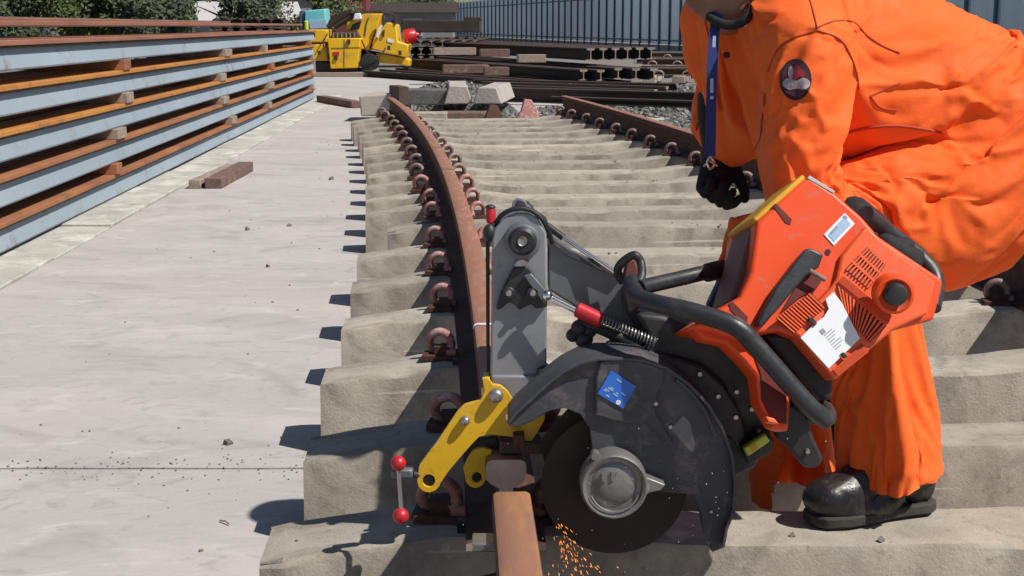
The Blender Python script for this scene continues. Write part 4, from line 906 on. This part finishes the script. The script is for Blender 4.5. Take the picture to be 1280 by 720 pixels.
for k in range(7):
    x = 1030 + k * 3.1; y = 427 - k * 1.7; x += 1.2; d = (10 + rr_.uniform(-2, 4)) * .9; ox = rr_.uniform(-1, 1)
    # short printed lines, rising to the right like the sheet itself
    bx_, by_ = 1030 + k * 2.3, 419 + k * 2.9
    q0 = Vector((bx_, by_)); dr = Vector((.76, -.64)) * (9 + rr_.uniform(-1, 6)); nn = Vector((.64, .76)) * 1.1
    u = 0
    while u < 1: 
        v = min(1, u + rr_.uniform(.12, .3)); a = q0 + dr * u; b = q0 + dr * v
        ep(None, [a, b, b + nn, a + nn], .0191, .0005, None, mb=mb); u = v + .06
obj('label_print', mb, 'print_grey', rec, sm=False)
ep('label_clip', [(1010, 398), (1016, 396), (1022, 404), (1018, 408)], .022, .006, 'black', bevel=.001)
ep('label_clip', [(1051, 442), (1055, 440), (1060, 446), (1055, 448)], .022, .006, 'black', bevel=.001)
# --- rear handle behind the engine, held by the worker
tube_px('rear_handle', [(1082, 268, 2.50), (1105, 286, 2.54), (1138, 312, 2.55), (1168, 345, 2.53), (1165, 385, 2.48)], .016, 'handle')
# --- sparks and grit thrown up by the cut
mb = MB()
c0 = P(690, 640, 2.30)
for k in range(260):
    t = random.random() ** .7; a = random.gauss(0, .16)
    d = Vector((.42 + a, -.38 + random.gauss(0, .12), -.85 + a * .5)).normalized(); c = c0 + d * (.02 + .22 * t)
    if c.z < .21: continue
    L = random.uniform(.002, .007); mb.tube([c, c + d * L * .5, c + d * L], [.0001, random.uniform(.00015, .0004), .0001], 4)
obj('sparks', mb, 'spark', kind='stuff', sm=False)
mb = MB()
for k in range(45):
    x = random.gauss(840, 110); y = random.gauss(630, 55); c = P(x, min(y, 715), random.uniform(1.95, 2.2)); 
    if c.z < .27: continue
    rock(mb, c, random.uniform(.0005, .0013))
obj('flying_grit', mb, 'pale_block', kind='stuff', sm=False)
o = obj('steel_strip', MB().box(P(614, 678, 2.16), (.06, .05, .014)), 'steel', bevel=.002); tag(o, 'small pale steel strip beside the foot of the nearest rail piece', 'steel strip')
#@@PERSON
# ================================================================== THE WORKER
wk = empty('person', 'person in orange hi-vis coveralls and black boots bending over the rail saw', 'person', loc=(.75, 2.85, 0))
wk['_inv'] = 1; bpy.context.view_layer.update()
PX = lambda px, Y: (px - 640) / F * Y
def capsule_chain(mb, pts, n=16):
    # pts: (Vector, radius); overlapping balls and tapered tubes, later fused into one skin
    for i, (p, r) in enumerate(pts):
        mb.ball(p, r, n)
        if i: q, s = pts[i - 1]; mb.tube([q, p], [s, r], n)
def fuse(name, mb, voxel, smooth_it, m, parent, disp=None, fac=.5):
    me = mb.mesh('tmp'); t = bpy.data.objects.new('tmp', me); C.objects.link(t)
    r = t.modifiers.new('r', 'REMESH'); r.mode = 'VOXEL'; r.voxel_size = voxel
    if smooth_it: s = t.modifiers.new('s', 'SMOOTH'); s.factor = fac; s.iterations = smooth_it
    dg = bpy.context.evaluated_depsgraph_get(); ev = t.evaluated_get(dg); nm = bpy.data.meshes.new_from_object(ev)
    bpy.data.objects.remove(t); nm.name = name; nm.materials.clear()
    if disp:
        nm.update(); ns = [v.normal.copy() for v in nm.vertices]
        for v, n in zip(nm.vertices, ns): v.co = v.co + n * disp(v.co, n)
    for p in nm.polygons: p.use_smooth = True
    nm.materials.append(M[m]); nm.update()
    o = bpy.data.objects.new(name, nm); C.objects.link(o); o.parent = parent
    o.matrix_parent_inverse = parent.matrix_world.inverted()
    return o
V = Vector
def J(px, py, Y): return P(px, py, Y)
hipc = J(1268, 190, 2.85)
body_ = MB()
# torso
capsule_chain(body_, [(J(1285, 195, 2.84), .165), (J(1200, 120, 2.85), .165), (J(1110, 72, 2.85), .165), (J(1030, 60, 2.84), .165), (J(965, 62, 2.84), .135), (J(925, 30, 2.83), .075)], 20)
capsule_chain(body_, [(J(1270, 160, 2.82), .15), (J(1180, 105, 2.80), .125), (J(1110, 98, 2.80), .105), (J(1060, 90, 2.80), .10)], 18)
capsule_chain(body_, [(J(1200, 150, 2.84), .12), (J(1060, 128, 2.86), .09), (J(1030, 120, 2.86), .09)], 16)
capsule_chain(body_, [(J(960, 70, 2.86), .13), (J(930, 120, 2.88), .085), (J(922, 160, 2.88), .065)], 18)       # jacket front hanging down
capsule_chain(body_, [(J(893, 22, 2.90), .07), (J(900, 70, 2.92), .075), (J(915, 120, 2.92), .06)], 14)
# shoulders and near arm
capsule_chain(body_, [(J(975, 20, 2.76), .09), (J(1008, 60, 2.66), .104), (J(1012, 120, 2.62), .088), (J(1000, 185, 2.60), .080), (J(1005, 238, 2.60), .076), (J(1060, 285, 2.62), .062), (J(1105, 312, 2.62), .052)], 18)
# far arm
capsule_chain(body_, [(J(935, 40, 2.96), .085), (J(915, 100, 3.02), .07), (J(900, 150, 3.02), .055), (J(896, 166, 3.0), .046)], 14)
# near leg
capsule_chain(body_, [(J(1285, 225, 2.78), .140), (J(1200, 235, 2.74), .122), (J(1120, 240, 2.72), .110), (J(1070, 252, 2.72), .100), (J(1080, 360, 2.74), .100), (J(1100, 460, 2.72), .106), (J(1112, 530, 2.70), .112), (J(1112, 560, 2.69), .114), (J(1110, 600, 2.68), .114), (J(1110, 650, 2.68), .112)], 18)
# far leg
capsule_chain(body_, [(J(1285, 225, 2.96), .13), (J(1130, 240, 2.98), .105), (J(985, 255, 3.0), .092), (J(950, 275, 3.0), .088), (J(955, 360, 3.0), .088), (J(975, 450, 2.98), .090), (J(992, 540, 2.92), .098), (J(990, 600, 2.90), .098), (J(992, 640, 2.90), .104), (J(992, 690, 2.90), .104)], 18)
def fold(p, n):
    q = V((p.x * 5, p.y * 4, p.z * 3)); w = V((noise.noise(q), noise.noise(q + V((9, 2, 4))), noise.noise(q + V((3, 7, 1))))) * .8
    def crease(v, k):
        a = abs(noise.noise(v)); return math.exp(-(a * k) ** 2)
    a = crease(V((p.x * 3.2 + p.z * 4.5, p.y * 3, p.z * 2.6 - p.x * 2.0)) + w, 7)
    b = crease(V((p.x * 2.5 - p.z * 2.5, p.y * 3 + 5, p.z * 8.5 + p.x * 2.5)) + w * 1.2, 8)
    c = crease(V((p.x * 9 + 4, p.y * 4, p.z * 2.2)) + w, 6)
    lowz = 1 if p.z < .8 else .5
    d = crease(V((p.x * 7 + p.z * 14, p.y * 9, p.z * 11 - p.x * 12)) + w * 1.5, 5)
    return .015 * a + .012 * b + .008 * c * lowz + .004 * d - .014 + .009 * noise.noise(q * .8)
HN = 1.14 - 2.66 * (606 - HOR) / F; HF = 1.14 - 2.92 * (652 - HOR) / F
FOLDS = [  # lines of the cloth's creases: points, width, depth
 ([(1022, 38), (990, 48), (972, 66), (962, 95), (958, 130)], 5, .006), ([(1022, 38), (1050, 50), (1065, 70), (1072, 95), (1075, 120)], 5, .006),
 ([(1008, 128), (1012, 160), (1008, 195), (1004, 214)], 6, .009), ([(990, 135), (994, 160), (990, 190), (980, 212)], 6, .007), ([(1070, 118), (1055, 148), (1032, 166), (1012, 160)], 8, .012),
 ([(972, 132), (998, 130), (1018, 114)], 5, .006), ([(1022, 100), (1038, 128), (1028, 152)], 6, .008), ([(1032, 60), (1044, 88), (1038, 112)], 6, .006), ([(1046, 72), (1060, 98), (1054, 128)], 6, .006),
 ([(965, 150), (985, 178), (1012, 186)], 6, .008), ([(950, 190), (975, 200), (1000, 205)], 6, .008), ([(1045, 165), (1030, 186), (1030, 212)], 6, .009),
 ([(903, 105), (928, 128), (958, 138)], 6, .008), ([(902, 50), (916, 95), (912, 150)], 6, .006), ([(920, 165), (938, 195), (944, 210)], 6, .008), ([(880, 50), (888, 100), (890, 130)], 6, .005), ([(915, 150), (935, 152), (955, 165)], 5, .006),
 ([(930, 50), (945, 80), (960, 92)], 6, .006), ([(940, 22), (975, 38), (1000, 40)], 6, .006),
 ([(1022, 36), (1045, 27), (1068, 29), (1088, 46), (1120, 62), (1160, 78)], 5, .008), ([(1078, 58), (1086, 90), (1080, 122)], 7, .008), ([(1094, 5), (1106, 35), (1130, 50)], 8, .008), ([(1085, 104), (1115, 82), (1150, 78)], 6, .008),
 ([(1045, 0), (1060, 20), (1090, 22)], 7, .006), ([(1120, 100), (1160, 110), (1200, 100)], 8, .010), ([(1060, 166), (1090, 158), (1130, 160), (1180, 170), (1230, 190)], 6, .014),
 ([(1058, 184), (1090, 192), (1122, 182)], 7, .008), ([(1050, 212), (1085, 206), (1120, 222)], 7, .009), ([(1130, 190), (1170, 215), (1220, 220)], 9, .012), ([(1120, 245), (1170, 240), (1230, 262)], 9, .012), ([(1045, 232), (1090, 244), (1122, 238)], 7, .008),
 ([(1048, 470), (1075, 520), (1100, 560), (1125, 590)], 8, .014), ([(1086, 430), (1096, 490), (1120, 540), (1150, 560)], 8, .013), ([(1045, 520), (1062, 555), (1056, 590)], 6, .010), ([(1060, 430), (1066, 475), (1062, 510)], 7, .009), ([(1130, 420), (1150, 480), (1165, 530)], 8, .012),
 ([(1050, 580), (1085, 572), (1130, 582), (1170, 570)], 6, .012), ([(1040, 540), (1080, 552), (1120, 540)], 7, .010), ([(1110, 455), (1085, 475), (1060, 478)], 6, .008),
 ([(955, 535), (985, 575), (1015, 605)], 8, .015), ([(975, 530), (1005, 570), (1038, 602)], 7, .012), ([(940, 590), (970, 612), (1000, 622)], 7, .012), ([(935, 540), (950, 580), (945, 625)], 7, .010),
 ([(912, 210), (925, 250), (920, 300)], 8, .010), ([(930, 200), (940, 250), (935, 320)], 7, .008), ([(905, 290), (925, 310), (940, 300)], 7, .009)]
FSEG = []
for pts, wd, dp in FOLDS:
    q = bez([V((x, y, 0)) for x, y in pts], 5)
    for a, b in zip(q, q[1:]): FSEG.append((a, b, wd, dp))
def fold2(p, n):
    h = fold(p, n) * .62
    if n.y < .25:
        yc = p.y * math.cos(TH) - (p.z - CZ) * math.sin(TH); zc = p.y * math.sin(TH) + (p.z - CZ) * math.cos(TH)
        x = 640 + F * p.x / yc; y = 360 - F * zc / yc; best = {}
        for k, (a, b, wd, dp) in enumerate(FSEG):
            if abs(x - a.x) > 60 or abs(y - a.y) > 60: continue
            ab = b - a; L2 = ab.x ** 2 + ab.y ** 2 or 1; t = max(0, min(1, ((x - a.x) * ab.x + (y - a.y) * ab.y) / L2))
            dx = x - a.x - ab.x * t; dy = y - a.y - ab.y * t; d = math.hypot(dx, dy)
            if d < 40 and (dp not in best or d < abs(best[(dp)][0])):
                best[dp] = (math.copysign(d, ab.x * dy - ab.y * dx), wd)
        for dp, (d, wd) in best.items():
            h += -dp * math.exp(-(d / (wd * .62)) ** 2) + dp * .75 * math.exp(-((d - wd * 1.5) / (wd * .95)) ** 2) + dp * .35 * math.exp(-((d + wd * 1.7) / (wd * 1.2)) ** 2)
    return h
import time as _t
def drape(mb, voxel, frames, grow, inset):
    """cloth simulation of the loose suit over the body, baked to a plain mesh"""
    base = fuse('suit', mb, voxel, 8, 'hivis', wk, lambda p, n: fold2(p, n) * .30); inner = base.copy(); inner.data = base.data.copy(); C.objects.link(inner)
    base.data.update()
    for v, n in zip(inner.data.vertices, [v.normal.copy() for v in base.data.vertices]): v.co = v.co - n * inset
    cm = inner.modifiers.new('c', 'COLLISION'); inner.collision.thickness_outer = .004; inner.collision.cloth_friction = 12
    vg = base.vertex_groups.new(name='pin')
    for v in base.data.vertices:
        c = v.co; w = 0
        if c.x > .98: w = 1
        if (c - J(893, 30, 2.88)).length < .10: w = 1
        if (c - J(1105, 312, 2.62)).length < .05 or (c - J(896, 166, 3.0)).length < .05: w = 1
        if w: vg.add([v.index], w, 'REPLACE')
    m = base.modifiers.new('cloth', 'CLOTH'); s = m.settings; s.quality = 5; s.mass = .35; s.time_scale = 1
    s.tension_stiffness = 18; s.compression_stiffness = 14; s.shear_stiffness = 6; s.bending_stiffness = BEND; s.bending_model = 'ANGULAR'
    s.tension_damping = 12; s.compression_damping = 12; s.shear_damping = 8; s.bending_damping = 2; s.air_damping = 4
    s.shrink_min = grow; s.vertex_group_mass = 'pin'; s.pin_stiffness = 1
    cs_ = m.collision_settings; cs_.collision_quality = 2; cs_.distance_min = .004; cs_.use_self_collision = False
    m.point_cache.frame_start = 1; m.point_cache.frame_end = frames
    S.frame_start = 1; S.frame_end = frames
    for f in range(1, frames + 1): S.frame_set(f)
    dg = bpy.context.evaluated_depsgraph_get(); nm = bpy.data.meshes.new_from_object(base.evaluated_get(dg))
    bpy.data.objects.remove(base); bpy.data.objects.remove(inner); S.frame_set(1)
    t = bpy.data.objects.new('t', nm); C.objects.link(t); sb = t.modifiers.new('s', 'SUBSURF'); sb.levels = 1
    dg = bpy.context.evaluated_depsgraph_get(); nm = bpy.data.meshes.new_from_object(t.evaluated_get(dg)); bpy.data.objects.remove(t)
    nm.name = 'coveralls'; nm.materials.clear(); nm.materials.append(M['hivis'])
    for p in nm.polygons: p.use_smooth = True
    o = bpy.data.objects.new('coveralls', nm); C.objects.link(o); o.parent = wk; o.matrix_parent_inverse = wk.matrix_world.inverted()
    return o
BEND = .20
_a = _t.time(); cov = drape(body_, .0108, 18, -.18, .026)
bm = bmesh.new(); bm.from_mesh(cov.data)                # trouser hems end in a cut edge
for near_, hz, tilt in ((True, HN, .10), (False, HF, -.12)):
    fs = [f for f in bm.faces if f.calc_center_median().x > .3 and f.calc_center_median().z < .5 and (f.calc_center_median().y < 2.83) == near_]
    g_ = set(fs) | {e for f in fs for e in f.edges} | {v for f in fs for v in f.verts}
    cx = sum(v.co.x for f in fs for v in f.verts) / max(1, sum(len(f.verts) for f in fs))
    bmesh.ops.bisect_plane(bm, geom=list(g_), plane_co=(cx, 2.7, hz), plane_no=Vector((tilt, .1, -1)).normalized(), clear_outer=True, dist=1e-5)
for v in bm.verts:                                      # cloth is doubled over at the hem
    if v.is_boundary and v.co.z < .5: v.co += Vector((0, 0, .004 * math.sin(v.co.x * 60)))
bm.to_mesh(cov.data); bm.free()
cov['_inv'] = 1; bpy.context.view_layer.update()
# hem flare of the trouser legs
bvh = BVHTree.FromPolygons([v.co for v in cov.data.vertices], [tuple(p.vertices) for p in cov.data.polygons])
CAMP = V((0, 0, CZ))
def onto(px, py, lift=.002, fallback=2.75):
    d = ray(px, py).normalized(); h = bvh.ray_cast(CAMP, d)
    if h[0] is None: return P(px, py, fallback)
    return h[0] - d * lift
def patch(name, A, B, nu, nv, m, lift=.004, thick=.002, par=None, fb=2.75):
    # ruled strip between pixel polylines A and B laid on the cloth
    def at(L, t):
        k = t * (len(L) - 1); i = min(int(k), len(L) - 2); return V(L[i]).lerp(V(L[i + 1]), k - i)
    top = []; 
    for i in range(nu + 1):
        for j in range(nv + 1):
            q = at(A, i / nu).lerp(at(B, i / nu), j / nv); top.append(onto(q.x, q.y, lift, fb))
    d = (ray(*A[0])).normalized() * thick; n = len(top); vs = top + [v + d for v in top]; fs = []
    w = nv + 1
    for i in range(nu):
        for j in range(nv):
            a = i * w + j; fs.append((a, a + 1, a + w + 1, a + w)); fs.append((n + a, n + a + w, n + a + w + 1, n + a + 1))
    ring = [j for j in range(nv + 1)] + [i * w + nv for i in range(1, nu + 1)] + [nu * w + j for j in range(nv - 1, -1, -1)] + [i * w for i in range(nu - 1, 0, -1)]
    for k in range(len(ring)): a = ring[k]; b = ring[(k + 1) % len(ring)]; fs.append((a, n + a, n + b, b))
    mb = MB(); mb.add(vs, fs); return obj(name, mb, m, par or cov)
def seam(pts, r=.0017, m='seam'):
    q = bez([V((x, y, 0)) for x, y in pts], 14); P3 = [onto(v.x, v.y, .0012) for v in q]
    out = [P3[0]]
    for p in P3[1:]:
        if (p - out[-1]).length > .05:
            if len(out) > 3: obj('seam', MB().tube(out, r, 6), m, cov)
            out = [p]
        else: out.append(p)
    if len(out) > 3: obj('seam', MB().tube(out, r, 6), m, cov)
seam([(1010, -8), (1016, 12), (1022, 36)]); seam([(1022, 38), (990, 48), (972, 62), (960, 90)]); seam([(1022, 38), (1048, 48), (1062, 66), (1071, 92), (1074, 112)])
seam([(1022, 34), (1045, 26), (1068, 28), (1085, 45), (1105, 58), (1125, 66)])
seam([(947, 140), (952, 165), (942, 190)]); seam([(1060, 166), (1085, 160), (1125, 158), (1180, 166)], .003)
seam([(1088, 120), (1105, 112), (1125, 104)]); seam([(1088, 120), (1100, 134), (1122, 138)])
# collar, front flap, pocket
patch('collar', [(926, -6), (938, 10), (944, 24)], [(970, -8), (974, 10), (966, 27)], 8, 8, 'hivis', .010, .006)
patch('front_placket', [(862, -4), (872, 40), (880, 90), (888, 140)], [(874, -4), (884, 40), (892, 90), (899, 140)], 16, 2, 'hivis', .007, .005, fb=2.85)
patch('pocket_flap', [(949, 118), (946, 150), (944, 182)], [(955, 117), (952, 150), (948, 184)], 8, 2, 'hivis', .006, .004)
obj('snap', MB().ball(onto(933, 31, .003), (.004, .003, .004), 8), 'white', cov); obj('snap', MB().ball(onto(908, 69, .003), (.007, .003, .006), 8), 'slot', cov)
# sleeve badge: dark disc, red figure over pale wings and a lettered band
def badge():
    mb = MB(); cx, cy, rx, ry = 994.5, 99.5, 20, 26
    def rings(px, py, a, b, mi, lift, nr=5, n=32, poly=None):
        vs = [onto(px, py, lift)]
        for i in range(1, nr + 1):
            for j in range(n):
                t = 2 * math.pi * j / n; k = i / nr * (poly(t) if poly else 1); vs.append(onto(px + a * k * math.cos(t), py - b * k * math.sin(t), lift))
        fs = [(0, 1 + j, 1 + (j + 1) % n) for j in range(n)]
        for i in range(nr - 1):
            for j in range(n): o = 1 + i * n; fs.append((o + j, o + n + j, o + n + (j + 1) % n, o + (j + 1) % n))
        mb.add(vs, fs, mi)
    rings(cx, cy, rx, ry, 0, .0040); rings(cx, cy, rx * .88, ry * .90, 1, .0048)
    wing = lambda t: .62 + .38 * abs(math.cos(t)) - (.28 * max(0, math.sin(t)) if abs(math.cos(t)) < .5 else 0)
    rings(cx + 1, cy + 5, 17.5, 11, 2, .0056, poly=wing)                       # pale wings
    rings(cx - 6, cy - 9, 3.5, 8, 2, .0056)
    rings(cx + 3, cy - 9, 9, 10.5, 3, .0064, poly=lambda t: .8 + .2 * math.cos(3 * t + .6))    # red figure
    for k in range(4): rings(cx - 9 + k * 6, cy + 5.5, 2.3, 2.6, 4, .0064, 2, 8)     # band lettering, unreadable at this size
    rings(cx + 1, cy + 16, 11, 4.5, 1, .0062)
    o = obj('badge', mb, ['glove', 'badge_maroon', 'badge_pale', 'badge_red', 'print_grey'], cov, sm=True)
M['badge_maroon'] = mat('badge_maroon', (.07, .015, .03), (.05, .012, .025), 30, .8); M['badge_pale'] = mat('badge_pale', (.42, .36, .36), (.34, .28, .30), 30, .8); M['badge_red'] = mat('badge_red', (.30, .02, .035), (.24, .018, .03), 30, .8)
badge()
# lanyard hanging from the neck
lp = [(897, 14, 2.74), (893, 40, 2.72), (890, 90, 2.71), (889, 140, 2.71), (888, 196, 2.71)]
la = MB(); A = [P(x - 6.5, y, Y) for x, y, Y in lp]; B = [P(x + 6.5, y, Y) for x, y, Y in lp]
for i in range(len(lp) - 1): la.prism([A[i], B[i], B[i + 1], A[i + 1]], (0, .0022, 0))
lan = obj('lanyard', la, 'lanyard_blue' if 'lanyard_blue' in M else 'blue', wk); lan.data.materials.clear()
M['lanyard_blue'] = mat('lanyard_blue', (.012, .035, .20), (.01, .028, .16), 20, .6); lan.data.materials.append(M['lanyard_blue'])
lan['_inv'] = 1; bpy.context.view_layer.update()
for y0 in (45, 98, 112, 120):
    x = 890 if y0 > 60 else 893; hh = 14 if y0 in (45, 98) else 4
    obj('print', plate([(x - 2, y0), (x + 2, y0), (x + 1.5, y0 + hh), (x - 2.5, y0 + hh)], 2.7065, .0006), 'blue_l', lan)
obj('metal_clip', MB().tube(bez([P(888, 195, 2.71), P(884, 203, 2.71), P(888, 211, 2.71), P(893, 204, 2.71), P(888, 196, 2.71)], 5), .0022, 7).tube([P(880, 208, 2.71), P(886, 200, 2.705), P(897, 207, 2.71)], .002, 6), 'chrome', lan)
# head: jaw, neck, face, helmet (mostly above the frame)
hd = MB(); hc = J(926, -40, 2.78)
hr = Matrix.Rotation(math.radians(-24), 3, 'Y')
def hp_(x, y, z): return hc + hr @ V((x, y, z))
hd.ball(hp_(0, 0, .01), (.098, .078, .105), 22); hd.ball(hp_(-.035, 0, -.045), (.062, .060, .065), 18); hd.ball(hp_(-.058, 0, -.085), (.034, .034, .026), 14)
hd.tube([hp_(.03, 0, -.05), J(925, 8, 2.84)], [.060, .062], 18); hd.ball(hp_(-.098, 0, -.02), (.018, .014, .026), 12); hd.tube([hp_(-.092, 0, .02), hp_(-.112, 0, -.025)], [.008, .014], 10)
for s in (-1, 1): hd.ball(hp_(.012, s * .078, -.01), (.018, .010, .03), 12); hd.ball(hp_(-.07, s * .03, .03), (.022, .024, .010), 12)
hd.tube([hp_(-.090, -.024, -.055), hp_(-.098, 0, -.053), hp_(-.090, .024, -.055)], [.006, .009, .006], 8)
head = fuse('head', hd, .005, 4, 'skin', wk)
head['_inv'] = 1; bpy.context.view_layer.update()
for s in (-1, 1):
    obj('eye', MB().ball(hp_(-.088, s * .031, .012), .0115, 12), 'white', head); obj('iris', MB().ball(hp_(-.0965, s * .031, .011), .0052, 10), 'hair', head)
hb = MB(); hb.ball(hp_(.02, 0, .02), (.096, .085, .095), 18); obj('hair', hb, 'hair', head)
hm = MB(); prof = [(.118, .0), (.114, .008), (.110, .025), (.100, .055), (.078, .088), (.04, .108), (.004, .114)]
hm.lathe(hp_(.005, 0, .045), hr @ V((0, 0, 1)), prof, 32); hm.prism([hp_(-.09, -.08, .05), hp_(-.09, .08, .05), hp_(-.135, .045, .045), hp_(-.135, -.045, .045)], hr @ V((0, 0, .005)))
obj('helmet', hm, 'roof_w', head)
obj('neck_band', MB().tube(bez([J(886, 20, 2.74), J(900, 29, 2.72), J(918, 31, 2.71), J(934, 22, 2.70), J(944, 0, 2.72)], 6), .009, 10), 'glove', wk)
# gloved hands: palm, four fingers of different length, thumb
def hand(name, wrist, along, palmn, curl, m='glove', s=1.0, mirror=1):
    x = along.normalized(); z = (palmn - x * palmn.dot(x)).normalized(); y = z.cross(x) * mirror; mb = MB()
    def Q(a, b, c): return wrist + (x * a + y * b + z * c) * s
    capsule_chain(mb, [(Q(-.05, 0, 0), .034 * s), (Q(0, 0, 0), .030 * s)], 12)
    for b in (-.026, -.009, .009, .026): mb.tube([Q(.0, b * .7, 0), Q(.045, b, .002), Q(.09, b, 0)], [.016 * s, .0175 * s, .0135 * s], 10)
    mb.ball(Q(.045, 0, 0), (.03 * s, .03 * s, .018 * s), 12)
    for b, L in ((-.029, .070), (-.0095, .080), (.010, .076), (.028, .060)):
        p = Q(.088, b, 0); a = 0; pts = [(p, .0118 * s)]; seg = (L * .45, L * .32, L * .23)
        pos = V((.088, b, 0))
        for k, g in enumerate(seg):
            a += curl * (1, 1.15, .8)[k] * (1 + b * 4); pos = pos + V((math.cos(a) * g, b * .08, math.sin(a) * g)); pts.append((Q(*pos), (.0112, .0102, .009)[k] * s))
        capsule_chain(mb, pts, 10)
    pos = [V((.018, -.028, .006)), V((.045, -.052, .018)), V((.070, -.058, .036)), V((.088, -.052, .052))]
    capsule_chain(mb, [(Q(*p), r * s) for p, r in zip(pos, (.016, .0135, .012, .010))], 10)
    return fuse(name, mb, .0032, 3, m, wk)
hand('glove', J(902, 190, 2.92), V((-.28, -.25, -1)), V((.45, -.9, .0)), .95, s=.95, mirror=-1)
obj('glove_cuff', MB().tube([J(902, 118, 2.97), J(903, 155, 2.95), J(902, 196, 2.92)], [.05, .050, .036], 16), 'glove', wk)
hand('glove', J(1096, 288, 2.56), V((.8, -.35, -.55)), V((-.45, .3, -.75)), 1.15, s=1.0)
# boots
def boot(toe, heel, wz, name='boot', s=1.0):
    # toe and heel: ground points under the ends of the sole
    d = (toe - heel); L = d.length; x = d.normalized(); z = V((0, 0, 1)); y = z.cross(x); mb = MB()
    def Q(a, b, c): return heel + x * a * L + y * b + z * c
    def el(a, b, c, ra, rb, rc):
        mb.ball(Q(a, b, c), (ra, rb, rc), 18, R=Matrix((x, y, z)).transposed())
    el(.84, 0, .048, .056, .047, .040); el(.74, 0, .052, .07, .049, .044); el(.55, 0, .062, .08, .044, .052); el(.36, 0, .08, .07, .041, .066); el(.14, 0, .06, .046, .039, .052); el(.2, 0, .11, .052, .046, .06)
    mb.tube([Q(.2, 0, .09), Q(.20, 0, .16)], [.052, .055], 18)
    for b in (-.02, .02): el(.62, b, .03, .10, .03, .03)
    up = fuse(name, mb, .005, 5, 'boot', wk, lambda p, n: .0035 * max(0, 1 - abs(noise.noise(p * 26)) * 5) * (1 if .05 < (p - heel).dot(x) / L < .62 else .15) - .001)
    up['_inv'] = 1; bpy.context.view_layer.update()
    out = [(1.0, 0), (.985, .028), (.93, .042), (.78, .051), (.6, .048), (.42, .038), (.25, .037), (.08, .038), (0, .024), (-.02, 0)]
    pts = [Q(a, b, 0) for a, b in out] + [Q(a, -b, 0) for a, b in out[-2:0:-1]]
    obj('sole', MB().prism(pts, (0, 0, .022)), 'sole', up, bevel=.004)
    mb = MB()
    for k in range(6):
        t = .40 + k * .055; mb.tube(bez([Q(t, -.026, .105 - k * .007), Q(t + .02, 0, .123 - k * .009), Q(t, .026, .105 - k * .007)], 4), .0028, 6)
    obj('laces', mb, 'glove', up)
    for s in (-1, 1):
        obj('stitching', MB().tube(bez([Q(.66, s * .047, .03), Q(.64, s * .040, .062), Q(.60, s * .02, .092), Q(.59, 0, .100)], 5), .0014, 5), 'timber_dark', up)
        obj('side_panel', MB().tube(bez([Q(.60, s * .043, .045), Q(.45, s * .043, .075), Q(.30, s * .046, .115)], 5), .0022, 5), 'sole', up)
    obj('highlight_patch', MB().ball(Q(.34, .034 if y.y < 0 else -.034, .105), (.016, .004, .010), 12, R=Matrix((x, y, z)).transposed()), 'handle', up)  # raised patch put in for a reflective highlight on the leather
    return up
ZS = .212
t_ = V((PX(1032, 2.58), 2.60, ZS)); boot(t_, t_ + V((.255, .10, 0)), ZS)
boot(V((PX(948, 2.95), 2.93, .004)), V((PX(948, 2.95) + .26, 3.02, .004)), 0) if False else boot(V((PX(985, 3.0), 3.22, ZS)), V((PX(985, 3.0) + .16, 3.02, ZS)), ZS)
